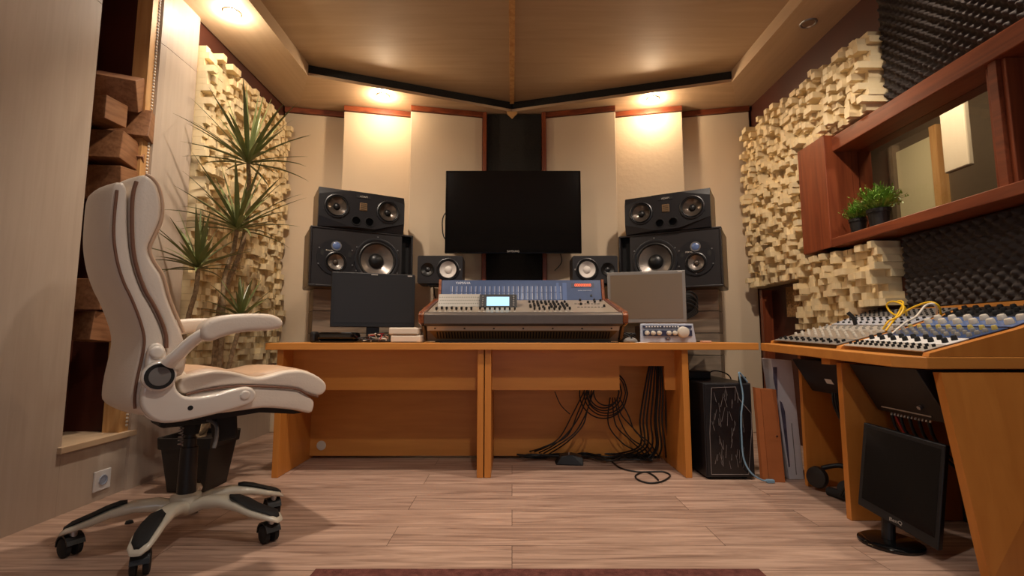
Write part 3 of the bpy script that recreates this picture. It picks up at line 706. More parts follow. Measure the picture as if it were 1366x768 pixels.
# ------------------------------------------------------------------ mixing console
mx = thing('mixing_console', 'large grey mixing console with blue meter bridge in the middle of the desk', 'mixing desk', (.07, 3.1, .75))
X0, X1 = -.52, .655
# profile in (y,z): base, tapered underside, arm rest, sloped surface, back
prof = [(2.97, .758), (3.5, .758), (3.5, 1.03), (3.42, 1.045), (2.885, .925), (2.885, .85), (2.93, .84)]
MB().prism([(X0, y, z) for y, z in prof], (X1-X0, 0, 0)).build('chassis', M['mixtop'], mx, bevel=.003)
ar = [(2.865, .925), (2.885, .931), (2.92, .936), (2.92, .85), (2.87, .85), (2.852, .86), (2.848, .915)]
MB().prism([(X0-.004, y, z) for y, z in ar], (X1-X0+.008, 0, 0)).build('arm_rest', M['mixbody'], mx, bevel=.004)
lw = MB().prism([(X0+.012, 2.872, .848), (X1-.012, 2.872, .848), (X1-.012, 2.885, .822), (X0+.012, 2.885, .822)], (0, .1, 0)).build('lower_panel', M['lgrey'], mx)
mb = MB()
for k in range(7): mb.ring((X0+.06+k*(X1-X0-.12)/6, 2.8775, .835), (0,-1,.4), [(0,.006),(.002,.005)], 8)
mb.build('screws', M['blackm'], lw)
vt = MB().prism([(X0+.02, 2.888, .822), (X1-.02, 2.888, .822), (X1-.06, 2.945, .772), (X0+.06, 2.945, .772)], (0, .04, 0)).build('vent_panel', M['vent'], mx)
mb = MB(); nsl = 60
for k in range(nsl):
    x = X0+.07+k*(X1-X0-.14)/(nsl-1); mb.add([(x-.0035, 2.8945, .815), (x+.0035, 2.8945, .815), (x+.0035, 2.939, .776), (x-.0035, 2.939, .776)], [(0,1,2,3)])
for q in range(len(mb.v)): mb.v[q] += Vector((0, -.0015, -.0008))
mb.build('vent_slots', M['blackm'], vt)
for x, s_ in ((X0-.004, -1), (X1+.004, 1)):
    MB().prism([(x, 2.848, .865), (x, 2.84, .915), (x, 2.86, .935), (x, 3.40, 1.055), (x, 3.5, 1.055), (x, 3.5, .86), (x, 2.93, .845)], (s_*.032, 0, 0)).build('wooden_end', M['woodend'], mx, bevel=.008, seg=3)
    MB().prism([(x, 2.872, .848), (x, 2.96, .758), (x, 3.4, .758), (x, 3.4, .85)], (s_*.015 if s_ < 0 else s_*.015, 0, 0)).build('side_cheek', M['vent'], mx)
MB().box(X0+.05, X1-.05, 2.95, 3.45, .751, .758).build('base_foot', M['blackm'], mx)
# meter bridge
br = MB().prism([(X0+.01, 3.425, 1.03), (X0+.01, 3.47, 1.195), (X0+.01, 3.52, 1.195), (X0+.01, 3.52, .95)], (X1-X0-.02, 0, 0)).build('meter_bridge', M['blue'], mx, bevel=.003)
for x, s_ in ((X0+.009, -1), (X1-.009, 1)):
    MB().prism([(x, 3.415, 1.035), (x, 3.462, 1.2), (x, 3.54, 1.2), (x, 3.56, 1.04)], (s_*.02, 0, 0)).build('bridge_end', M['woodend'], mx, bevel=.004)
def brp(x, t, out=.002):   # point on the bridge face; t 0..1 up
    return Vector((x, 3.425+.045*t, 1.03+.165*t)) + Vector((0, -.965, .263))*out
m_ = MB(); mw = MB()
for k in range(24):
    x = X0+.075+k*.034
    for (t0, t1) in ((.12, .42), (.46, .72)):
        a, b = brp(x, t0), brp(x+.009, t1); m_.add([brp(x, t0), brp(x+.009, t0), brp(x+.009, t1), brp(x, t1)], [(0,1,2,3)])
        mw.add([brp(x+.013, t0), brp(x+.0155, t0), brp(x+.0155, t1), brp(x+.013, t1)], [(0,1,2,3)])
tag(m_.build('channel_meters', M['bluel'], br), kind='stuff'); tag(mw.build('scale_marks', M['silver'], br), kind='stuff')
for (x, w_) in ((X1-.335, .018), (X1-.29, .03)):
    MB().add([brp(x, .08), brp(x+w_, .08), brp(x+w_, .88), brp(x, .88)], [(0,1,2,3)]).build('master_meter', M['bluel'], br)
bm = Matrix(((1,0,0),(0,.263,-.965),(0,.965,.263))).to_3x3()
def bt_(body, size, x, t, m): return text('lettering', body, size, brp(x, t, .0025), bm, m, br)
bt_('YAMAHA', .026, X0+.165, .86, M['silver'])
MB().add([brp(X1-.225, .66), brp(X1-.06, .66), brp(X1-.06, .86), brp(X1-.225, .86)], [(0,1,2,3)]).build('time_display', M['navy'], br)
bt_('00000000', .030, X1-.142, .76, M['led'])
bt_('DIGITAL MIXING CONSOLE', .008, X1-.13, .52, M['silver'])
MB().ring(brp(X1-.085, .3, 0), (0,-.965,.263), [(0,.008),(.008,.007)], 14).build('knob', M['black'], br)
# screen unit and raised strip
su = MB().prism([(-.212, 3.10, .975), (-.212, 3.14, 1.062), (-.212, 3.22, 1.062), (-.212, 3.22, .98)], (.245, 0, 0)).build('screen_unit', M['black'], mx, bevel=.003)
def sup(x, t, out=.0015): return Vector((x, 3.10+.04*t, .975+.087*t)) + Vector((0, -.909, .418))*out
MB().add([sup(-.165, .1), sup(-.018, .1), sup(-.018, .8), sup(-.165, .8)], [(0,1,2,3)]).build('display', M['lcd'], su)
mb = MB()
for k in range(5): mb.ring(sup(.01, .15+.17*k, 0), (0,-.909,.418), [(0,.006),(.005,.005)], 10); mb.ring(sup(-.19, .15+.17*k, 0), (0,-.909,.418), [(0,.006),(.005,.005)], 10)
mb.build('soft_keys', M['grey'], su)
rs = MB().prism([(-.485, 3.12, .98), (-.485, 3.17, 1.066), (-.485, 3.23, 1.066), (-.485, 3.23, 1.0)], (.272, 0, 0)).build('raised_strip', M['knobg'], mx, bevel=.002)
def msurf(x, y, h=0): return Vector((x, y, .925+(y-2.885)*.2243+h))
mb = MB()
for q in range(3):
    for k in range(18): mb.ring(Vector((-.475+k*.0148+(q % 2)*.007, 3.12+.05*(.25+.25*q), .98+.086*(.25+.25*q))), (0,-.864,.503), [(0,.0028),(.001,.0028)], 8)
tag(mb.build('vent_holes', M['blackm'], rs), kind='stuff')
# faders
fp = MB().box(-.006, .006, -.011, .011, 0, .016).box(-.0015, .0015, -.003, .003, -.006, .001).build('fader_cap', M['blackm'], mx, bevel=.001, world=False)
first = True; slots = MB(); keys = MB()
for grp_x, n_ in ((-.47, 8), (-.2, 8), (.14, 6), (.33, 2)):
    for k in range(n_):
        x = grp_x + k*.031
        y = 2.985 + R.choice([0, 0, .01, .02]); slots.add([msurf(x-.001, 2.94, .0012), msurf(x+.001, 2.94, .0012), msurf(x+.001, 3.07, .0012), msurf(x-.001, 3.07, .0012)], [(0,1,2,3)])
        loc = msurf(x, y, .006)
        if first: fp.location = wm(mx).inverted() @ loc; fp.rotation_euler = (.22, 0, 0); first = False
        else: put(fp, mx, loc, (.22, 0, 0))
        keys.obox(msurf(x, 2.925, .004), (.014, .010, .008), Matrix.Identity(3))
slots.build('fader_slots', M['blackm'], mx); keys.build('channel_keys', M['knobw'], mx)
kp = MB().ring((0,0,0), (0,0,1), [(0,.0085),(.014,.0075),(.016,.005)], 12).build('knob', M['black'], mx, world=False, smooth=40)
first = True
for r_ in range(5):
    for k in range(10):
        x = .12+k*.027; y = 3.08+r_*.055
        if R.random() < .25: continue
        loc = msurf(x, y, .001)
        if first: kp.location = wm(mx).inverted() @ loc; kp.rotation_euler = (.22, 0, 0); first = False
        else: put(kp, mx, loc, (.22, 0, 0))
for (x, y) in ((.46, 3.2), (.52, 3.28), (.57, 3.3), (.6, 3.12), (.62, 3.36), (.58, 3.38), (.48, 3.38)): put(kp, mx, msurf(x, y, .001), (.22, 0, 0))
mb = MB()
for r_ in range(4):
    for k in range(16):
        mb.obox(msurf(-.48+k*.03*1.0, 3.28+r_*.035, .002), (.018, .012, .005), Matrix.Identity(3))
for k in range(8): mb.obox(msurf(.43+k*.022, 3.24, .002), (.015, .01, .005), Matrix.Identity(3)); mb.obox(msurf(.43+k*.022, 3.10, .002), (.015, .01, .005), Matrix.Identity(3))
mb.build('button_rows', M['grey'], mx)
# ------------------------------------------------------------------ monitor controller, mouse, small things
mc = thing('monitor_controller', 'silver control box with small knobs and one big volume knob', 'audio controller', (.92, 2.86, .751))
MB().box(.765, 1.075, 2.86, 3.0, .752, .85).build('casing', M['black'], mc, bevel=.003)
def fcp(x, z, out=0): return Vector((x, 2.845+.012*(z-.752)/.1-out, z))
fc = MB().prism([(.757, 2.845, .752), (1.087, 2.845, .752), (1.075, 2.857, .862), (.762, 2.857, .862)], (0, .008, 0)).build('faceplate', M['silver'], mc, bevel=.002)
MB().box(.775, 1.063, 2.846, 2.857, .838, .851).build('button_strip', M['navy'], fc)
MB().box(.775, 1.063, 2.842, 2.853, .79, .823).build('knob_strip', M['navy'], fc)
mb = MB()
for k in range(12):
    x = .79+k*.0165+(.006 if k > 5 else 0); mb.box(x, x+.009, 2.842, 2.85, .841, .848)
mb.build('push_buttons', M['cap'], fc)
for k, x in enumerate((.796, .832, .868, .925, .96)):
    MB().ring((x, 2.845, .807), (0,-1,0), [(0,.0145),(.018,.0125),(.02,.010)], 18).build('knob', M['knobw'], mc, smooth=40)
MB().ring((1.008, 2.845, .812), (0,-1,0), [(0,.034),(.026,.031),(.029,.027)], 30).build('volume_knob', M['knobw'], mc, smooth=40)
MB().ring((1.052, 2.845, .808), (0,-1,0), [(0,.012),(.002,.012)], 16).build('talkback_button', M['cap'], mc)
MB().box(.905, .933, 2.841, 2.85, .769, .781).build('badge', M['navy'], fc)
text('lettering', 'SPL', .012, (.919, 2.8405, .775), FRONT, M['cap'], fc)
ms = thing('computer_mouse', 'small grey mouse on the desk left of the silver control box', 'mouse', (.69, 2.82, .751))
mb = MB(); mb.ball((.695, 2.83, .757), .042, 16, (1, .8, .62))
for q in range(len(mb.v)): mb.v[q].z = max(mb.v[q].z, .7515)
mb.build('mouse_body', M['grey'], ms, smooth=180)
MB().box(.692, .698, 2.80, 2.82, .775, .783).build('scroll_wheel', M['black'], ms)
tag(MB().box(.715, .78, 2.77, 2.83, .7505, .7535).build('paper_slip', M['cap'], bevel=.001), 'small white slip on the desk edge in front of the silver control box', 'paper')
tag(MB().box(1.10, 1.155, 2.79, 2.83, .751, .762).build('eraser', M['pinky'], bevel=.004), 'small pinkish block on the desk right of the silver control box', 'eraser')
for k in range(6):
    c = Vector((.70, 2.95, .79)); a = k
    cable([c+Vector((.05*math.cos(a+q*1.4), .03*math.sin(a+q), -.03+.03*math.sin(a*2+q*1.7)+.02)) for q in range(6)], .003, M['cablek'], 'thin black wire in the tangle behind the mouse', 'black wires behind the mouse')
cable([(1.08, 2.9, .757), (1.1, 2.93, .756), (1.14, 2.9, .756), (1.18, 2.93, .756), (1.2, 2.98, .756)], .003, M['cablek'], 'thin black wire on the desk right of the silver control box')
# black things under the console front edge
tag(MB().box(-.42, .62, 2.80, 2.93, .7505, .7545).build('desk_mat', M['blackm'], bevel=.001), 'thin black mat lying under the front of the mixing console', 'mat')
# ------------------------------------------------------------------ cables under the desk
GB = 'black cables under the right desk bay'
def uc(pts, r=.0055, lb='black cable in the heap under the right bay of the desk', g=GB):
    return cable(pts, r, M['cablek'], lb, g)
def A(u, v, Y, dz=0): return atY(u, v, Y)
# hanging bundle through the cut-out
for k in range(9):
    o_ = -14+3.5*k+R.uniform(-1.5, 1.5); y = 3.0+R.uniform(-.04, .1)
    uc([A(876+o_*.6, 484, y), A(875+o_, 520, y), A(872+o_*1.2, 560, y), A(874+o_*1.4, 595, y+.02), tuple(atZ(860+o_*3, 613-abs(o_)*.4, .012+.003*k))], .0055, 'black cable hanging straight down through the cut-out in the desk rail', 'cables hanging through the rail cut-out')
# the coil hung under the rail
for k in range(6):
    rx = 17+3*k; ry = 18+3*k; y = 3.02+.014*k; cx = 808+R.uniform(-3, 3)
    uc([A(cx+rx*math.cos(q*PI/5), 520+ry*(.15+math.sin(q*PI/5)), y) for q in range(11)], .0042, 'loop of the black cable coil hung under the desk rail', 'coiled cable loops under the rail')
# strands sweeping left and right from the coil
for k in range(5):
    y = 3.04+.02*k
    jt = lambda: R.uniform(-5, 5)
    uc([A(792-k*3, 520, y), A(788-k*6+jt(), 545+k+jt(), y), A(776-k*8+jt(), 572+k*2+jt(), y), A(756-k*9, 590+k*2, y), tuple(atZ(728-k*7, 608-k*1.2, .012+.004*k))], .0042, 'black cable sweeping down left from the coil to the floor', 'cables sweeping from the coil')
for k in range(5):
    y = 3.03+.02*k
    uc([A(826-k*3, 530, y), A(834-k*5+jt(), 552+k*3+jt(), y), A(850-k*5+jt(), 574+k*3+jt(), y), A(866-k*4, 590+k*3, y), tuple(atZ(880-k*6, 611-k*.8, .016+.004*k))], .0042, 'black cable sweeping down right from the coil to the floor', 'cables sweeping from the coil')
# floor heap
for k in range(9):
    pts = []
    for q in range(7):
        u = 690+q*30+R.uniform(-6, 6); v = 606+R.uniform(-2.5, 8.5 if q > 3 else 3)
        pts.append(tuple(atZ(u, v, .008+.004*k)))
    uc(pts, .006)
uc([tuple(atZ(662, 600, .05)), tuple(atZ(672, 600, .05)), tuple(atZ(685, 604, .03)), tuple(atZ(705, 609, .012)), tuple(atZ(730, 609, .012))], .009, 'thick black cable bundle leaving a white spiral wrap on the floor', None)
tag(MB().tube([tuple(atZ(663, 594, .06)), tuple(atZ(668, 600, .05))], .014, 10, smooth=False).build('spiral_wrap', M['knobw']), 'white spiral cable wrap at the left of the right desk bay', 'cable wrap')
cable([tuple(atZ(u, v, .006)) for u, v in ((815, 614), (828, 624), (850, 629), (868, 629), (885, 629), (894, 634), (885, 641), (868, 644), (852, 640), (848, 634), (860, 629), (872, 634), (878, 640))], .0045, M['cablek'], 'loose black cable loop lying on the floor in front of the right bay')
cable([A(740, 522, 2.99), A(748, 540, 3.0), A(760, 552, 3.02), A(780, 560, 3.04)][:3], .003, M['cablek'], 'short thin black cable end dangling from the desk rail, left of the coil')
pb = thing('power_adapter', 'black wedge-shaped power adapter on the floor under the desk', 'power adapter', tuple(atZ(759, 619, 0)))
c = atZ(759, 619, 0)
MB().prism([(c.x-.085, c.y-.02, .001), (c.x+.085, c.y-.045, .001), (c.x+.085, c.y-.02, .045), (c.x+.02, c.y-.02, .06), (c.x-.05, c.y-.01, .05)], (0, .08, 0)).build('adapter_case', M['black'], pb, bevel=.006)
MB().cyl((c.x, c.y, .055), (c.x, c.y, .072), .004).build('adapter_knob', M['steel'], pb)
# ------------------------------------------------------------------ PC tower, plank, carton
pc = thing('computer_tower', 'tall black computer tower with film-covered front under the desk end', 'computer', (1.2, 2.95, 0))
MB().box(1.075, 1.345, 2.745, 3.28, .012, .525).build('case_body', M['pcside'], pc, bevel=.004)
MB().box(1.082, 1.34, 2.738, 2.746, .015, .522).build('front_panel', M['pcside'], pc, bevel=.003)
fp_ = [(1.10, .03), (1.305, .03), (1.335, .28), (1.335, .36), (1.27, .44), (1.255, .505), (1.12, .50), (1.10, .25)]
fl = MB().prism([(x, 2.7375, z) for x, z in fp_], (0, -.0015, 0)).build('film', M['film'], pc)
MB().tube([(x, 2.7355, z) for x, z in fp_+[fp_[0]]], .0018, 5, smooth=False).build('film_edge', M['scratch'], fl)
mb = MB()
for k in range(48):
    x = R.uniform(1.12, 1.30); z = R.uniform(.06, .46); l = R.uniform(.02, .08); s_ = R.uniform(-.3, .3)
    mb.add([(x, 2.7355, z), (x+.0022, 2.7355, z), (x+s_*l+.0012, 2.7355, z+l), (x+s_*l, 2.7355, z+l)], [(0,1,2,3)])
tag(mb.build('crease_marks', M['scratch'], fl), kind='stuff')
for x in (1.1, 1.3):
    for y in (2.78, 3.22): MB().cyl((x, y, .001), (x, y, .013), .015).build('foot', M['blackm'], pc)
rt = thing('network_box', 'small black box with a stub antenna on top of the computer tower', 'router', (1.17, 3.1, .526))
MB().box(1.10, 1.235, 3.02, 3.14, .526, .572).build('casing', M['black'], rt, bevel=.004)
MB().cyl((1.125, 3.1, .57), (1.125, 3.1, .62), .005).build('antenna', M['black'], rt)
cable([(1.235, 3.08, .55), (1.28, 3.08, .57), (1.33, 3.06, .562), (1.36, 3.04, .54), (1.365, 3.02, .5)], .004, M['cablek'], 'black cable arching from the box on the computer tower')
cable([(1.33, 2.75, .53), (1.30, 2.74, .565), (1.275, 2.73, .585), (1.28, 2.728, .54), (1.29, 2.727, .45), (1.275, 2.727, .35), (1.272, 2.727, .24), (1.275, 2.722, .12), (1.30, 2.70, .05), (1.35, 2.69, .015), (1.38, 2.685, .012)], .0045, M['cableb'], 'pale blue cable hanging down the front of the computer tower')
tag(MB().box(1.375, 1.415, 2.672, 2.695, .001, .018).build('cable_plug', M['cableb'], bevel=.003), 'pale blue plug on the floor at the tower corner', 'plug')
tag(MB().box(1.295, 1.325, 2.75, 2.79, .5255, .56).build('usb_dongle', M['black'], bevel=.003), 'small black plug standing on the front corner of the computer tower', 'plug')
def lean(name, pts_bot, pts_top, label, cat, m, th=(0, .25, 0)):
    a, b = pts_bot; c2, d2 = pts_top
    mb = MB().prism([a, b, d2, c2], th); return tag(mb.build(name, m, bevel=.002), label, cat)
pk = thing('wooden_plank', 'flat orange-brown boxed plank leaning beside the computer tower', 'plank', (1.42, 2.74, 0))
MB().prism([(1.37, 2.71, .001), (1.395, 2.70, .001), (1.375, 2.70, .50), (1.352, 2.71, .505)], (0, .03, 0)).build('plank_back', M['card'], pk)
MB().prism([(1.397, 2.70, .001), (1.478, 2.685, .001), (1.455, 2.685, .495), (1.377, 2.70, .50)], (0, .03, 0)).build('plank_face', M['card'], pk, bevel=.002)
MB().ring((1.445, 2.684, .245), (0,-1,0), [(0,.006),(.001,.005)], 10).build('knot_hole', M['brown'], pk)
cb = thing('white_carton', 'tall slim white product carton leaning between plank and side console', 'box', (1.52, 2.72, 0))
KC = 2.745/2.66
def kc(x, z, y=2.745): return (x*KC, y, (z-H)*KC+H if z > .01 else .001)
MB().prism([kc(1.486, 0), kc(1.565, 0), kc(1.535, .655), kc(1.42, .665)], (0, .10, 0)).build('carton_body', M['boxw'], cb, bevel=.002)
MB().prism([kc(x, z, 2.744) for x, z in ((1.445, .44), (1.452, .62), (1.43, .62), (1.428, .56))], (0, -.001, 0)).build('printed_picture', M['boxp'], cb)
MB().prism([kc(x, z, 2.744) for x, z in ((1.456, .44), (1.485, .09), (1.492, .09), (1.482, .38), (1.468, .43))], (0, -.001, 0)).build('printed_picture', M['boxp'], cb)
MB().prism([kc(x, z, 2.744) for x, z in ((1.512, .32), (1.522, .05), (1.526, .05), (1.516, .32))], (0, -.001, 0)).build('printed_line', M['grey'], cb)
# ------------------------------------------------------------------ side console desk (right)
sd = thing('side_console_desk', 'orange beech side console with sloping instrument bays along the right wall', 'desk', (1.7, 2.0, 0))
YF, YN = 2.74, 1.70
def top_z(y): return .714 + (y-1.70)*.034
# rim board with clipped near corner
rim = [(1.41, YF), (1.39, 1.78), (1.455, YN), (2.055, YN), (2.055, YF)]
vs = [(x, y, top_z(y)-.042) for x, y in rim]+[(x, y, top_z(y)) for x, y in rim]
n = len(rim); MB().add(vs, [tuple(range(n)), tuple(range(2*n-1, n-1, -1))]+[(i, i+n, (i+1) % n+n, (i+1) % n) for i in range(n)]).build('desktop', M['desk'], sd, bevel=.003)
PX = [(1.47, .013), (1.80, .100), (2.045, .185)]   # x, height over the top
def cs_(x, y, h=0):
    for (a, za), (b, zb) in zip(PX, PX[1:]):
        if x <= b or (b, zb) == PX[-1]:
            s_ = (zb-za)/(b-a); z = za+(x-a)*s_; nrm = Vector((-s_, 0, 1)).normalized(); return Vector((x, y, top_z(y)+z)) + nrm*h, math.atan(s_)
def wedge(y0, y1):
    poly = [(1.465, .001), (1.47, .013), (1.80, .100), (2.045, .185), (2.05, .001)]
    a = [(x, y0, top_z(y0)+z) for x, z in poly]; b = [(x, y1, top_z(y1)+z) for x, z in poly]; n = len(poly)
    return MB().add(a+b, [tuple(range(n)), tuple(range(2*n-1, n-1, -1))]+[(i, i+n, (i+1) % n+n, (i+1) % n) for i in range(n)])
wedge(YN+.003, YN+.03).build('end_cheek', M['deskZ'], sd); wedge(YF-.022, YF-.002).build('end_cheek', M['deskZ'], sd); wedge(2.155, 2.185).build('divider', M['desk'], sd)
MB().box(2.05, 2.066, YN, YF, .72, .93).build('rear_rail', M['desk'], sd)
# legs: partition panels
MB().prism([(1.455, 2.145, .001), (1.455, 2.145, .67), (2.05, 2.145, .67), (2.05, 2.145, .001)], (0, .032, 0)).build('partition_panel', M['deskZ'], sd, bevel=.002)
MB().prism([(1.50, 1.70, .66), (2.05, 1.70, .66), (2.05, 1.70, .001), (1.53, 1.62, .001)], (0, .032, 0)).build('end_panel', M['deskZ'], sd)
MB().box(1.56, 2.05, 2.62, 2.645, .001, .69).build('far_panel', M['deskZ'], sd)
MB().box(1.93, 1.95, 2.18, 2.62, .001, .66).build('back_panel', M['deskZ'], sd)
MB().box(1.93, 1.95, 1.75, 2.14, .001, .60).build('back_panel', M['blackm'], sd)
MB().box(1.43, 1.495, 2.18, 2.24, .66, .688).build('cleat', M['desk'], sd)
# black electronics housings slung under the top
def housing(y0, y1, z0, label, x0=1.50, x1=1.60):
    t = thing('rack_unit', label, 'rack unit', ((x0+x1)/2, (y0+y1)/2, z0))
    MB().prism([(x0, y0, .668), (x1, y0, z0), (x1+.22, y0, z0+.04), (x1+.22, y0, .668)], (0, y1-y0, 0)).build('housing', M['black'], t, bevel=.003)
    return t
h1 = housing(2.20, 2.60, .50, 'black rack unit with a white label slung under the far console bay')
MB().prism([(1.568, 2.37, .555), (1.568, 2.42, .555), (1.556, 2.42, .578), (1.556, 2.37, .578)], (-.003, 0, -.001)).build('label_sticker', M['cap'], h1)
h2 = housing(1.77, 2.12, .47, 'large black tilted rack unit slung under the near console bay', 1.47, 1.585)
MB().cyl((1.555, 1.86, .52), (1.545, 1.86, .515), .008).build('bolt', M['steel'], h2)
MB().tube([(1.572, 2.08, .49), (1.574, 1.84, .486)], .003, 6, smooth=False).build('handle_groove', M['lgrey'], h2)
mb = MB()
for k in range(12): mb.cyl((1.60, 2.06-k*.017, .471), (1.595, 2.06-k*.017, .458), .004, n=8)
mb.build('connector_row', M['lgrey'], h2)
# modules on the slope
def module(x0, x1, y0, y1, m, label, rows, rail=.004):
    (p, a) = cs_((x0+x1)/2, (y0+y1)/2)
    t = thing('console_module', label, 'audio module', tuple(p))
    q = [cs_(x0, y0, .001)[0], cs_(x1, y0, .001)[0], cs_(x1, y1, .001)[0], cs_(x0, y1, .001)[0]]
    nrm = (q[1]-q[0]).cross(q[3]-q[0]).normalized()*rail
    MB().prism([tuple(v_) for v_ in q], tuple(nrm)).build('faceplate', m, t, bevel=.001)
    for (kind, xs, ny, r_, h_, km, nm) in rows:
        proto = None
        for x in xs:
            for k in range(ny):
                y = y0 + (y1-y0)*(k+.5)/ny
                p, a = cs_(x, y, rail+.001)
                if proto is None:
                    if kind == 'knob': mb = MB().ring((0,0,0), (0,0,1), [(0,r_),(h_*.8,r_*.88),(h_,r_*.7)], 12)
                    else: mb = MB().box(-r_, r_, -r_*.6, r_*.6, 0, h_)
                    proto = mb.build(nm, km, t, world=False, smooth=40 if kind == 'knob' else None)
                    proto.location = wm(t).inverted() @ p; proto.rotation_euler = (0, -a, 0)
                else: put(proto, t, p, (0, -a, 0))
    return t
ya, yb_ = 1.735, 2.15; yc, yd = 2.19, 2.715
def xr(a, b, n): return [a+(b-a)*k/(max(n-1, 1)) for k in range(n)]
module(1.475, 1.555, ya, yb_, M['lgrey'], 'narrow pale module with black push keys at the front of the near bay', [('key', [1.50, 1.53], 14, .005, .010, M['blackm'], 'key')])
module(1.56, 1.645, ya, yb_, M['cap'], 'white-faced module with black knobs, second row of the near bay', [('knob', [1.585, 1.62], 7, .010, .017, M['blackm'], 'knob')])
module(1.65, 1.79, ya, yb_, M['blue'], 'blue module with yellow-capped knobs in the middle of the near bay', [('knob', [1.67, 1.70, 1.73], 9, .0085, .014, M['knobg'], 'knob'), ('knob', [1.765], 9, .009, .016, M['knoby'], 'yellow_knob')])
module(1.805, 1.91, ya, yb_, M['bluel'], 'blue-grey module with large pale grey knobs, near bay', [('knob', [1.835, 1.88], 6, .015, .020, M['knobw'], 'knob')])
module(1.915, 2.04, ya, yb_, M['black'], 'black module with rows of black knobs at the rear of the near bay', [('knob', [1.935, 1.97, 2.01], 8, .011, .017, M['blackm'], 'knob')])
module(1.475, 1.56, yc, yd, M['grey'], 'narrow grey module with black fader caps at the front of the far bay', [('key', [1.50, 1.525], 10, .0065, .010, M['blackm'], 'key')])
module(1.565, 1.70, yc, yd, M['mixtop'], 'grey mixer module with pale knobs in the far bay', [('knob', [1.585, 1.62, 1.655, 1.685], 9, .008, .014, M['knobw'], 'knob')])
module(1.705, 1.79, yc, yd, M['lgrey'], 'pale module with grey knobs just ahead of the patch panel', [('knob', [1.725, 1.765], 11, .007, .012, M['knobg'], 'knob')])
module(1.805, 1.92, yc, yd, M['silver'], 'silver patch module where the yellow cables plug in', [('knob', [1.83, 1.87, 1.90], 12, .007, .008, M['blackm'], 'jack')])
module(1.925, 2.04, yc, yd, M['grey'], 'rear grey patch panel in the far bay', [('knob', [1.94, 1.965, 1.99, 2.015], 16, .0055, .006, M['blackm'], 'jack')])
def sp(u, v, x): return atX(u, v, x)
def jack(u, v, x):    # nearest slope point to a pixel column
    y = atX(u, v, x).y; return cs_(x, y, .008)[0]
# patch cables
j = jack
cable([j(1178, 434, 1.72), atX(1186, 428, 1.74), atX(1200, 421, 1.78), atX(1205, 408, 1.82), atX(1192, 402, 1.84), atX(1183, 406, 1.84), atX(1187, 415, 1.84), atX(1198, 420, 1.82), atX(1220, 409, 1.86), atX(1240, 403, 1.88), atX(1252, 408, 1.9), j(1256, 418, 1.93)], .0045, M['yellow'], 'yellow patch cable arching highest over the side console')
cable([j(1182, 438, 1.70), atX(1190, 430, 1.74), atX(1196, 422, 1.79), atX(1205, 404, 1.86), atX(1198, 402, 1.87), atX(1207, 410, 1.9), j(1210, 420, 1.93)], .0045, M['yellow'], 'yellow patch cable making the small left loop on the side console')
cable([j(1190, 436, 1.66), atX(1208, 430, 1.72), atX(1222, 422, 1.8), atX(1234, 408, 1.86), atX(1244, 405, 1.88), atX(1249, 410, 1.9), j(1250, 418, 1.93)], .0045, M['cablew'], 'white patch cable arching beside the yellow ones on the side console')
ap = thing('antenna_stub', 'short black curved antenna standing up from the far console bay', 'antenna', tuple(cs_(1.80, 2.6)[0]))
b0 = cs_(1.80, atX(1142, 434, 1.80).y, .006)[0]
MB().tube([tuple(b0), tuple(b0+Vector((-.01, .0, .035))), tuple(b0+Vector((-.03, .01, .065)))], .010, 10).build('antenna_body', M['black'], ap, smooth=60)
# cables in side desk
for k in range(10):
    x = 1.60+R.uniform(-.03, .04); y = 2.30+R.uniform(-.09, .06)
    cable([(x, y+.05, .51), (x-.01, y+.03, .45), (x+R.uniform(-.02, .03), y, .36), (x+R.uniform(-.03, .03), y-.02, .25), (x+R.uniform(-.02, .03), y-.03, .14), (x+R.uniform(-.05, .05), y+R.uniform(-.06, .06), .03)], .0055, M['cablek'], 'black cable in the bunch hanging in the far console bay', 'cable bunch in the far console bay')
cable([(1.60, 2.39, .50), (1.605, 2.385, .44), (1.61, 2.38, .38), (1.60, 2.37, .33)], .005, M['yellow'], 'short yellow cable in the far console bay')
cable([(1.53, 2.22, .24), (1.52, 2.21, .16), (1.53, 2.20, .08), (1.55, 2.21, .02)], .005, M['cabler'], 'red cable by the floor in the far console bay')
cable([(1.62, 2.08, .47), (1.63, 2.05, .40), (1.66, 2.04, .33), (1.70, 2.04, .30)], .006, M['cabler'], 'red cable under the near console rack unit')
for k in range(5):
    cable([(1.61, 2.08-k*.045, .47), (1.62, 2.07-k*.045, .40), (1.66, 2.05-k*.04, .34), (1.72, 2.04-k*.04, .28)], .006, M['cablek'], 'black cable under the near console rack unit', 'cables under the near rack unit')
hp = thing('headphones', 'black headphones lying on the floor in the far console bay', 'headphones', (1.66, 2.52, 0))
MB().ring((1.585, 2.56, .065), (-.9,-.4,.1), [(0,.05),(.012,.055),(.03,.05),(.035,.03)], 24).build('ear_cup', M['black'], hp, smooth=50)
MB().ring((1.64, 2.42, .035), (-.5,-.4,.8), [(0,.045),(.012,.05),(.03,.045)], 24).build('ear_cup', M['black'], hp, smooth=50)
MB().tube([(1.60, 2.56, .11), (1.68, 2.53, .13), (1.73, 2.47, .10), (1.69, 2.41, .06)], .012, 10).build('headband', M['black'], hp, smooth=60)
tag(MB().tube([(1.58, 2.48, .02), (1.6, 2.38, .025), (1.62, 2.28, .022), (1.64, 2.24, .02)], .022, 10).build('cable_duct', M['blackm'], smooth=60), 'thick black cable bundle lying on the floor of the far console bay', 'cable')
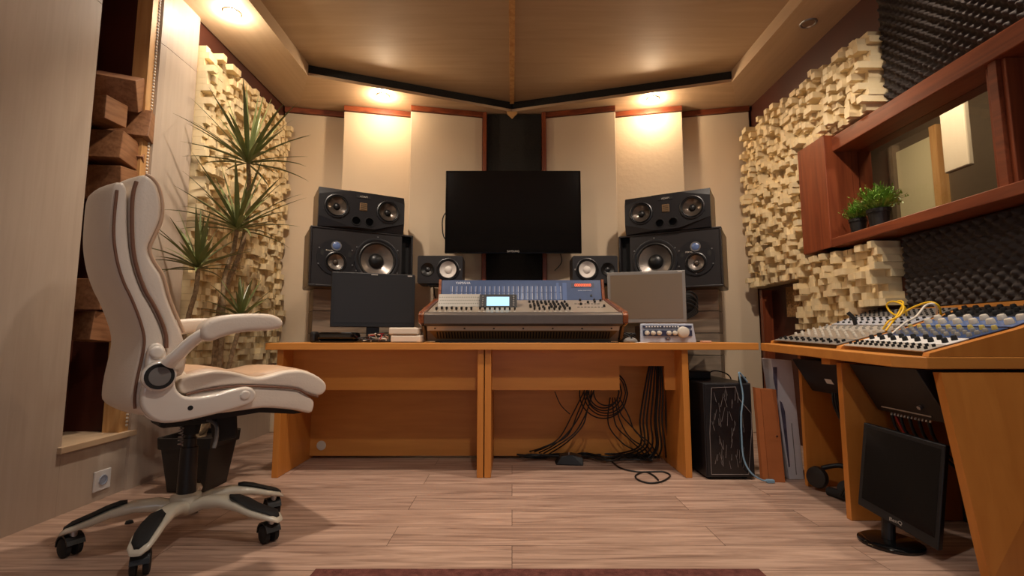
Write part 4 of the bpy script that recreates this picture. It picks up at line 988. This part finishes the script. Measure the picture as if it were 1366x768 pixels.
# monitor on the floor in the near bay
a = atZ(1157, 718, 0); fm_ = thing('computer_monitor', 'black switched-off monitor standing on the floor under the side console', 'monitor', (1.53, 1.93, 0), 0)
TL = atY(1152, 563, 1.99); BL = atY(1144, 672, 1.99); TR = atY(1262, 594, 1.76); BR = atY(1252, 735, 1.76)
nn = (TR-TL).cross(BL-TL).normalized(); nn = nn if nn.y > 0 else -nn
MB().prism([tuple(TL), tuple(TR), tuple(BR), tuple(BL)], tuple(nn*.035)).build('frame', M['black'], fm_, bevel=.004)
def inq(s_, t_): return TL.lerp(TR, s_).lerp(BL.lerp(BR, s_), t_) - nn*.0012
MB().add([inq(.05, .05), inq(.95, .05), inq(.95, .9), inq(.05, .9)], [(0,1,2,3)]).build('screen', M['scr'], fm_)
text('lettering', 'BenQ', .018, inq(.5, .95), Matrix(((TR-TL).normalized(), (TL-BL).normalized(), -nn)).transposed(), M['lgrey'], fm_)
bc = BL.lerp(BR, .35) + nn*.02
MB().ring((bc.x+.01, bc.y, .001), (0,0,1), [(0,.105),(.008,.105),(.016,.09)], 32).build('stand_foot', M['gloss'], fm_, smooth=40)
MB().cyl((bc.x+.01, bc.y+.01, .014), (bc.x+.03, bc.y+.02, bc.z+.06), .022).build('stand_neck', M['black'], fm_)
# ------------------------------------------------------------------ rug
tag(MB().box(-.66, .83, .6, 1.70, .0005, .011).build('rug', M['rug'], bevel=.003), 'edge of a dull red patterned rug at the bottom of the view', 'rug')
# ------------------------------------------------------------------ sill plants and figure
def tuft(x, y, z, pr, ph, fr, fh, n, label):
    t = thing('potted_grass', label, 'potted plant', (x, y, z), 0)
    MB().ring((x, y, z+.001), (0,0,1), [(0,pr*.78),(ph*.8,pr*.96),(ph*.8,pr*1.04),(ph,pr*1.04),(ph,pr*.93),(ph*.85,pr*.9)], 24).build('pot', M['pot'], t, smooth=30)
    mb = MB()
    for k in range(n):
        a = R.uniform(0, 2*PI); e = R.uniform(.0, 1.25); l = R.uniform(.6, 1.0)
        d = Vector((math.cos(a)*math.sin(e)*fr, math.sin(a)*math.sin(e)*fr, math.cos(e)*fh))*l
        b = Vector((x, y, z+ph*.9))+Vector((math.cos(a), math.sin(a), 0))*R.uniform(0, pr*.6)
        mid_ = b+d*.55+Vector((0,0,.015)); end = b+d; s_ = Vector((-math.sin(a), math.cos(a), R.uniform(-.3,.3)))*.0045
        mb.add([b-s_*.5, b+s_*.5, mid_+s_, mid_-s_, end], [(0,1,2,3), (3,2,4)])
        for q in range(3):
            p = b.lerp(end, R.uniform(.35, .95)); dd = Vector((R.uniform(-1,1), R.uniform(-1,1), R.uniform(.1,1)))*.022
            s2 = Vector((dd.y, -dd.x, 0)).normalized()*.0042; mb.add([p, p+dd*.5+s2, p+dd, p+dd*.5-s2], [(0,1,2,3)])
    mb.build('foliage', M['grass'], t)
tuft(2.01, 2.575, 1.379, .054, .10, .145, .165, 260, 'bushier green grass plant in a dark pot, right one on the window sill')
tuft(2.01, 2.735, 1.379, .044, .085, .09, .13, 170, 'smaller green grass plant in a dark pot, left one on the window sill')
wf = thing('carved_figure', 'slim carved reddish wood figure on the sill behind the grass pots', 'carving', (2.085, 2.81, 1.379))
MB().ring((2.085, 2.80, 1.379), (0,0,1), [(0,.026),(.02,.03),(.05,.022),(.09,.033),(.13,.024),(.17,.014)], 14).build('figure_body', M['red'], wf, smooth=60)
MB().ball((2.085, 2.80, 1.565), .021, 12, (1,1,1.2)).build('figure_head', M['red'], wf, smooth=180)
MB().obox((2.085, 2.80, 1.535), (.02, .06, .03), Matrix.Identity(3)).build('figure_collar', M['red'], wf, bevel=.006)
# ------------------------------------------------------------------ tall plant
pt = thing('potted_dracaena', 'tall potted dracaena with four spiky leaf heads beside the left wall', 'potted plant', (-1.64, 2.6, 0))
PXc, PYc = -1.655, 2.62
def sq(h, r): return [(PXc+r*sx, PYc+r*sy, h) for sx, sy in ((-1,-1),(-.85,-1.06),(.85,-1.06),(1,-1),(1.06,-.85),(1.06,.85),(1,1),(.85,1.06),(-.85,1.06),(-1,1),(-1.06,.85),(-1.06,-.85))]
MB().loft([sq(.001, .095), sq(.22, .122), sq(.22, .132), sq(.275, .135), sq(.275, .122), sq(.25, .12)]).build('pot', M['pot'], pt, smooth=25)
MB().ring((PXc, PYc, .235), (0,0,1), [(0,.118),(.018,.10),(.022,.01)], 20).build('soil', M['soil'], pt, smooth=60)
def trunk(pts, r0, r1):
    P = [Vector((PXc+R.uniform(-.04,.04), PYc+R.uniform(-.03,.03), .245))] + [Vector(p) for p in pts]
    Q = catmull(P, 8)
    mb = MB(); m = len(Q)
    def rr(t): return r0+(r1-r0)*t + (.0016 if int(t*m*1.0) % 2 else 0)
    mb.tube(Q, rr, 10, smooth=False); mb.build('trunk', M['trunk'], pt, smooth=60); return Q[-1], (Q[-1]-Q[-3]).normalized()
def rosette(C, ax, L, n, seed):
    rr = random.Random(seed); mb = MB()
    for k in range(n):
        g = k/n; a = k*2.39996+rr.uniform(-.2, .2); e = .06+1.5*g**.68+rr.uniform(-.07, .07); l = L*rr.uniform(.82, 1.05)*(.75+.25*math.sin(PI*min(1, g+.2)))
        d = Vector((math.cos(a)*math.sin(e), math.sin(a)*math.sin(e), math.cos(e)))
        d.x *= 1.0; p = C - Vector((0,0,.035*g)); w0 = .0125*rr.uniform(.85, 1.2); side = Vector((-math.sin(a), math.cos(a), 0)); up = side.cross(d)
        rows = []; N = 9; droop = (.15+.75*g)*rr.uniform(.4, 1.4)
        for i in range(N+1):
            s_ = i/N; wv = w0*(.55+1.2*s_ if s_ < .3 else (1-((s_-.3)/.7)**1.6)*.91)+.0004
            rows.append((p.copy(), wv, side))
            d = (d + Vector((0,0,-1))*droop*.11*(s_+.15)).normalized(); p = p + d*(l/N)
        vs = []; fs = []
        for (q, wv, sd_) in rows:
            if q.x < -1.955: q.x = -1.955 + (q.x+1.955)*.05
            vs += [q-sd_*wv+Vector((0,0,wv*.5)), q, q+sd_*wv+Vector((0,0,wv*.5))]
        for i in range(N): fs += [(i*3, i*3+1, i*3+4, i*3+3), (i*3+1, i*3+2, i*3+5, i*3+4)]
        mb.add(vs, fs)
    mb.build('leaf_head', M['leaf'], pt, smooth=180)
e1, a1 = trunk([atY(268, 560, 2.66), atY(284, 500, 2.7), atY(291.5, 420.5, 2.75), atY(301, 384, 2.76), atY(322.5, 329, 2.8), atY(331.6, 267, 2.82), atY(331, 212, 2.82)], .017, .011)
e2, a2 = trunk([atY(276, 560, 2.64), atY(292, 490, 2.64), atY(297, 430, 2.66), atY(299, 373, 2.68), atY(311.5, 333, 2.7), atY(317, 300, 2.7)], .015, .010)
e3, a3 = trunk([atY(255, 540, 2.58), atY(243, 470, 2.56), atY(251, 424, 2.55), atY(262, 384, 2.54), atY(264, 352, 2.54)], .014, .010)
e4, a4 = trunk([atY(282, 560, 2.6), atY(300, 510, 2.6), atY(310, 470, 2.62), atY(318, 440, 2.64), atY(322, 420, 2.64)], .012, .009)
rosette(e1, a1, .47, 42, 1); rosette(e2, a2, .45, 40, 2); rosette(e3, a3, .34, 34, 3); rosette(e4, a4, .25, 26, 4)
# ------------------------------------------------------------------ the office chair
YAW = math.radians(47); CO = Vector((-1.285, 1.965, 0)); fx = Vector((math.cos(YAW), math.sin(YAW), 0)); ly = Vector((-math.sin(YAW), math.cos(YAW), 0))
ch = thing('office_chair', 'white leather executive office chair with tan piping on a five-star base', 'office chair', tuple(CO), YAW)
def chl(u, v, yl):
    P = atP(u, v, CO+ly*yl, ly); d = P-CO; return (d.dot(fx), d.z)
def prof_(pix, yl): return [chl(u, v, yl) for u, v in pix]
def resample(P, n):
    V = [Vector(p) for p in P]; C = []
    m = len(V)
    for i in range(m):
        p0, p1, p2, p3 = V[(i-1) % m], V[i], V[(i+1) % m], V[(i+2) % m]
        for q in range(8):
            t = q/8; C.append(.5*((2*p1)+(p2-p0)*t+(2*p0-5*p1+4*p2-p3)*t*t+(3*p1-p0-3*p2+p3)*t**3))
    L = [0]
    for i in range(len(C)): L.append(L[-1]+(C[(i+1) % len(C)]-C[i]).length)
    out = []; j = 0
    for k in range(n):
        s_ = L[-1]*k/n
        while L[j+1] < s_: j += 1
        f = (s_-L[j])/max(L[j+1]-L[j], 1e-9); out.append(C[j].lerp(C[(j+1) % len(C)], f))
    return out
def pillow(profile, y0, y1, r, name, m, parent, n=90, bulge=0, curve=None):
    P = resample(profile, n)
    A_ = sum(P[i].x*P[(i+1) % n].y-P[(i+1) % n].x*P[i].y for i in range(n))
    s_ = 1 if A_ > 0 else -1; N_ = []
    for i in range(n):
        d = (P[(i+2) % n]-P[i-2]); N_.append(Vector((-d.y, d.x)).normalized()*s_)   # inward
    rings = []
    ss = [0, .15, .35, .6, 1.0]
    ys = [(y0+r*(1-math.cos(PI/2*q)), r*(1-math.sin(PI/2*q))) for q in (0, .25, .5, .75, 1)]
    mids = [(y0+r+(y1-y0-2*r)*k/8, -bulge*math.sin(PI*k/8)) for k in range(1, 8)]
    ys2 = [(y0+y1-a, b) for a, b in ys][::-1]
    for (y, ins) in ys+mids+ys2:
        t = (y-(y0+y1)/2)/((y1-y0)/2); off = curve(t) if curve else 0
        rings.append([Vector((P[i].x+N_[i].x*ins+off, y, P[i].y+N_[i].y*ins)) for i in range(n)])
    return MB().loft(rings).build(name, m, parent, smooth=50, world=False)
def piping(pix, yl, r, name='piping', m=None, parent=None, off=0, dx=0):
    pts = [Vector((x+dx, yl, z)) for x, z in prof_(pix, yl)]
    return MB().tube(pts, r, 8).build(name, m or M['piping'], parent or ch, smooth=60, world=False)
YB = -.25
shell_px = [(153,252),(150,285),(149,314),(152,340),(157,361),(164,380),(171,394),(181,418),(188,440),(190,455),(188,472),(184,490),(180,508),(177,530),(180,545),
            (205,555),(222,540),(226,500),(222,470),(219,446),(211,425),(201,405),(191,388),(181,362),(175,335),(172,300),(172,270),(171,252),(166,243),(158,243)]
pad_px = [(181,246),(186,238),(192.6,232),(203,236),(212.5,250),(217,274),(215,295),(207,314),(200,331),(205,347),(218,368),(226,396),(235,419),(246,445),(252,475),(246,500),(228,500),(221,470),(221,446),(213,425),(203,405),(193,388),(183,362),(177,335),(175,300),(175,265)]
curv = lambda t: -.045*(1-t*t)
shell = pillow(prof_(shell_px, YB), YB, -YB, .016, 'backrest_shell', M['leather'], ch, 110, curve=curv)
pad = pillow(prof_(pad_px, YB), YB+.004, -YB-.004, .018, 'backrest_cushion', M['leather'], ch, 110, curve=curv)
piping([(153,253),(149.6,285),(148.6,314),(151.6,340),(156.6,361),(163.5,380),(170.5,394),(180.5,418),(187.5,440),(189.5,455),(187.5,472),(183.5,490),(179.5,508),(176.5,530),(177,545)], YB-.0, .0045, parent=shell, dx=.006)
piping([(182,242),(177,262),(176,300),(178,335),(184,362),(194,388),(204,405),(214,425),(221,446),(222,464)], YB-.002, .006, parent=pad)
piping([(195,232.5),(204.5,238),(213,250.5),(217.6,274),(215.4,295),(207.4,314),(200.4,331),(205.4,347),(218.4,368),(226.4,396),(235.4,419),(246,443)], YB+.016, .006, 'tan_edge', M['beigel'], pad, dx=-.002)
seat_px = [(238,516),(246,503),(269,497),(290,494),(316,497),(342,503),(362,500),(381,495),(400,493.5),(415,497),(428,504),(436,513),(434,523),(424,528),(408,524),(394,518),(353,515),(316,514),(277,519),(248,526)]
seat = pillow(prof_(seat_px, YB), YB, -YB, .013, 'seat_cushion', M['leather'], ch, 90, bulge=.006)
tp = prof_([(250,500.5),(269,494.5),(290,491.5),(316,494.5),(342,500.5),(362,497.5),(381,492.6),(400,491.2),(415,494.6),(427,501.5)], YB)
vs = [(x, y, z+.004-.004*abs(y)/.17) for x, z in tp for y in (-.215, -.21, -.1, 0, .1, .21, .215)]
vs = [(x, y, z-(.012 if abs(y) > .212 else 0)) for x, y, z in vs]
MB().add(vs, [(i*7+q, i*7+q+7, i*7+q+8, i*7+q+1) for i in range(len(tp)-1) for q in range(6)]).build('tan_seat_panel', M['beigel'], seat, smooth=180, world=False)
low_px = [(250,528),(277,521),(316,517),(353,517),(394,520),(408,526),(419,534),(419,545),(414,551),(394,547),(355,544),(321,548),(290,552),(255,556)]
low = pillow(prof_(low_px, YB), YB+.002, -YB-.002, .012, 'lower_cushion', M['leather'], ch, 80)
piping([(248,526),(277,519.6),(316,515),(353,515.5),(394,518.6),(408,524.6),(424,529)], YB-.001, .0045, parent=seat)
pan = prof_([(262,556),(290,552),(321,548),(355,544.5),(394,547.5),(408,551),(396,553),(350,551),(320,556),(290,560),(262,562)], YB)
MB().prism([(x, YB+.03, z) for x, z in pan], (0, -2*YB-.06, 0)).build('seat_pan', M['black'], ch, world=False)
# white frame at both sides and rear pan
fr_px = [(209,457),(217,461),(221,470),(223,482),(231,493),(232,506),(236,521),(250,529),(277,527),(300,521),(320,516.5),(332,516),(339,521),(340,529),(334,537),(318,543),(290,551),(251,560),(228,563.5),(212,563),(198,556),(188,543),(187,525),(192,505),(193,490),(196,470),(200,461)]
for sgn in (1, -1):
    P = prof_(fr_px, YB-.02)
    y0, y1 = (YB-.035, YB+.006) if sgn == 1 else (-YB-.006, -YB+.035)
    fr = pillow(P, y0, y1, .012, 'side_frame', M['white'], ch, 100)
    yo = y0 if sgn == 1 else y1; s2 = -1 if sgn == 1 else 1
    mcx, mcz = chl(211.3, 501.4, YB-.035)
    MB().ring((mcx, yo, mcz), (0, s2, 0), [(0,.050),(.014,.049),(.018,.044)], 36).build('pivot_boss', M['white'], fr, smooth=40, world=False)
    MB().ring((mcx, yo+s2*.018, mcz), (0, s2, 0), [(0,.043),(.004,.042),(.004,.032)], 36).build('pivot_ring', M['blackm'], fr, smooth=40, world=False)
    MB().ring((mcx, yo+s2*.019, mcz), (0, s2, 0), [(0,.032),(.004,.031),(.005,.02)], 30).build('pivot_disc', M['grey'], fr, smooth=40, world=False)
    bx, bz = chl(209.5, 470, YB-.035)
    MB().ring((bx, yo, bz), (0, s2, 0), [(0,.022),(.006,.020),(.008,.012)], 24).build('bolt_cover', M['white'], fr, smooth=60, world=False)
    bx, bz = chl(327, 527, YB-.035)
    MB().ring((bx, yo, bz), (0, s2, 0), [(0,.018),(.004,.016),(.005,.01)], 24).build('bolt_cover', M['white'], fr, smooth=60, world=False)
    bx, bz = chl(254, 544, YB-.035)
    MB().ring((bx, yo-.0005*s2, bz), (0, s2, 0), [(0,.009),(.002,.008)], 16).build('screw_hole', M['blackm'], fr, world=False)
    # arm
    yc_ = yo + s2*.02
    ap_ = [(x, z) for x, z in prof_([(223,486),(233,476),(247,461),(264,447),(285,437),(305,433)], YB-.055)]
    at_ = MB().tube([Vector((x, yc_+s2*(.0 if i < 1 else .012*min(i, 3)), z)) for i, (x, z) in enumerate(ap_)], lambda t: .031-.006*t, 16, flat=.62)
    am = at_.build('armrest', M['white'], ch, smooth=70, world=False)
    pp = prof_([(262,443),(268,431),(282,423.5),(306,419.5),(335,418.5),(356,420),(367,425),(371,432),(366,438),(350,441),(330,442),(312,444),(292,449),(276,455),(266,453)], YB-.07)
    ya_, yb2 = sorted((yc_-s2*.015, yc_+s2*.075))
    pillow(pp, ya_, yb2, .018, 'arm_pad', M['leather'], am, 70)
    lowp = prof_([(276,452),(300,444),(340,440),(362,438),(350,443),(320,447),(300,452),(282,462)], YB-.07)
rear_px = [(186,543),(205,555),(222,556),(250,553),(262,548),(262,556),(240,562),(212,563.5),(196,557)]
pillow(prof_(rear_px, YB), YB+.01, -YB-.01, .008, 'rear_pan', M['white'], ch, 50)
# mechanism
def lp(u, v, yl=0.0): return chl(u, v, yl)
zb = .50
HB = MB(); HB.box(-.12, .14, -.09, .09, .445, .505); HB.build('tilt_mechanism', M['blackm'], ch, bevel=.015, world=False)
MB().prism([(.05, -.12, .50), (.13, -.12, .50), (.14, -.12, .38), (.07, -.12, .37)], (0, .10, 0)).build('tension_box', M['blackm'], ch, bevel=.012, world=False)
MB().ring((0,0,.15), (0,0,1), [(0,.034),(.20,.030),(.20,.024),(.235,.024),(.235,.019),(.30,.019)], 24).build('gas_lift', M['black'], ch, smooth=30, world=False)
MB().ring((0,0,.40), (0,0,1), [(0,.03),(.06,.04)], 20).build('lift_collar', M['blackm'], ch, world=False)
mb = MB()
mb.tube([Vector((-.045+.008*math.cos(q*PI/3), -.06+.008*math.sin(q*PI/3), .37+q*.0022)) for q in range(44)], .002, 5, smooth=False)
mb.build('spring', M['steel'], ch, world=False)
MB().tube([(.03, -.06, .46), (.045, -.15, .45), (.04, -.19, .41), (.03, -.20, .37)], .007, 8).build('tilt_lever', M['grey'], ch, smooth=60, world=False)
# five-star base
CAST = [(207, .335), (281, .305), (354, .36), (45, .33), (119, .30)]
hub = MB().ring((0,0,.115), (0,0,1), [(0,.045),(.03,.056),(.052,.052),(.06,.036)], 32).build('base_hub', M['pearl'], ch, smooth=50, world=False)
for (adeg, Rr) in CAST:
    a = math.radians(adeg)-YAW; d = Vector((math.cos(a), math.sin(a), 0)); s_ = Vector((-d.y, d.x, 0))
    st = [(.03, .140, .034, .046), (.09, .158, .034, .040), (.16, .160, .035, .034), (.23, .146, .038, .029), (.29, .124, .040, .025), (Rr+.018, .102, .034, .018), (Rr+.036, .088, .018, .010)]
    rings = []
    for (r_, z, hw, hh) in st:
        rings.append([d*r_+s_*(hw*math.copysign(abs(math.cos(t))**.7, math.cos(t)))+Vector((0,0,z-hh*.4+hh*.6*math.copysign(abs(math.sin(t))**.7, math.sin(t)))) for t in [2*PI*k/16 for k in range(16)]])
    lg = MB().loft(rings).build('base_leg', M['pearl'], ch, smooth=50, world=False)
    st2 = [(.185, .171, .004), (.21, .169, .026), (.25, .156, .031), (.29, .138, .031), (Rr+.01, .117, .026), (Rr+.028, .103, .008)]
    rg = []
    for (r_, z, hw) in st2:
        rg.append([d*r_+s_*(hw*math.cos(t))+Vector((0,0,z-.004+.007*math.sin(t))) for t in [2*PI*k/12 for k in range(12)]])
    MB().loft(rg).build('foot_pad', M['blackm'], lg, smooth=50, world=False)
    ca = MB(); c0 = d*Rr; sw = R.uniform(-.5, .5); wd = Vector((math.cos(sw), math.sin(sw), 0)); fd = Vector((-wd.y, wd.x, 0))
    cc = c0 + fd*.014
    cs2 = MB().cyl(c0+Vector((0,0,.06)), c0+Vector((0,0,.10)), .012).build('caster', M['steel'], ch, world=False)
    for q in (-1, 1):
        MB().ring(cc+wd*(.008*q)+Vector((0,0,.033)), wd*q, [(0,.028),(.002,.0325),(.017,.0325),(.020,.027)], 24).build('wheel', M['blackm'], cs2, smooth=35, world=False)
    hood = []
    for q in range(9):
        t = PI*(q/8)*.95-.1; hood.append(cc+fd*(.043*math.cos(t))+Vector((0,0,.036+.043*math.sin(t))))
    hb_ = MB(); rr_ = []
    for p in hood: rr_.append([p-wd*.027, p+wd*.027, p+wd*.027-(p-cc-Vector((0,0,.03))).normalized()*.006, p-wd*.027-(p-cc-Vector((0,0,.03))).normalized()*.006])
    hb_.loft(rr_).build('caster_hood', M['black'], cs2, world=False)
tag(MB().ring((-1.62+.0, 2.12, .001), (0,0,1), [(0,.016),(.010,.012),(.013,.003)], 16).build('door_stop', M['blackm'], smooth=50), 'small black rubber stop on the floor behind the chair base', 'door stop')
# ------------------------------------------------------------------ render look
w = bpy.data.worlds.new('dark_surroundings'); SC.world = w; w.use_nodes = True
w.node_tree.nodes['Background'].inputs['Color'].default_value = (.02, .018, .016, 1); w.node_tree.nodes['Background'].inputs['Strength'].default_value = .3
vs_ = SC.view_settings; vs_.view_transform = 'Standard'; vs_.look = 'None'; vs_.gamma = 1; vs_.use_curve_mapping = False; vs_.exposure = 0.28
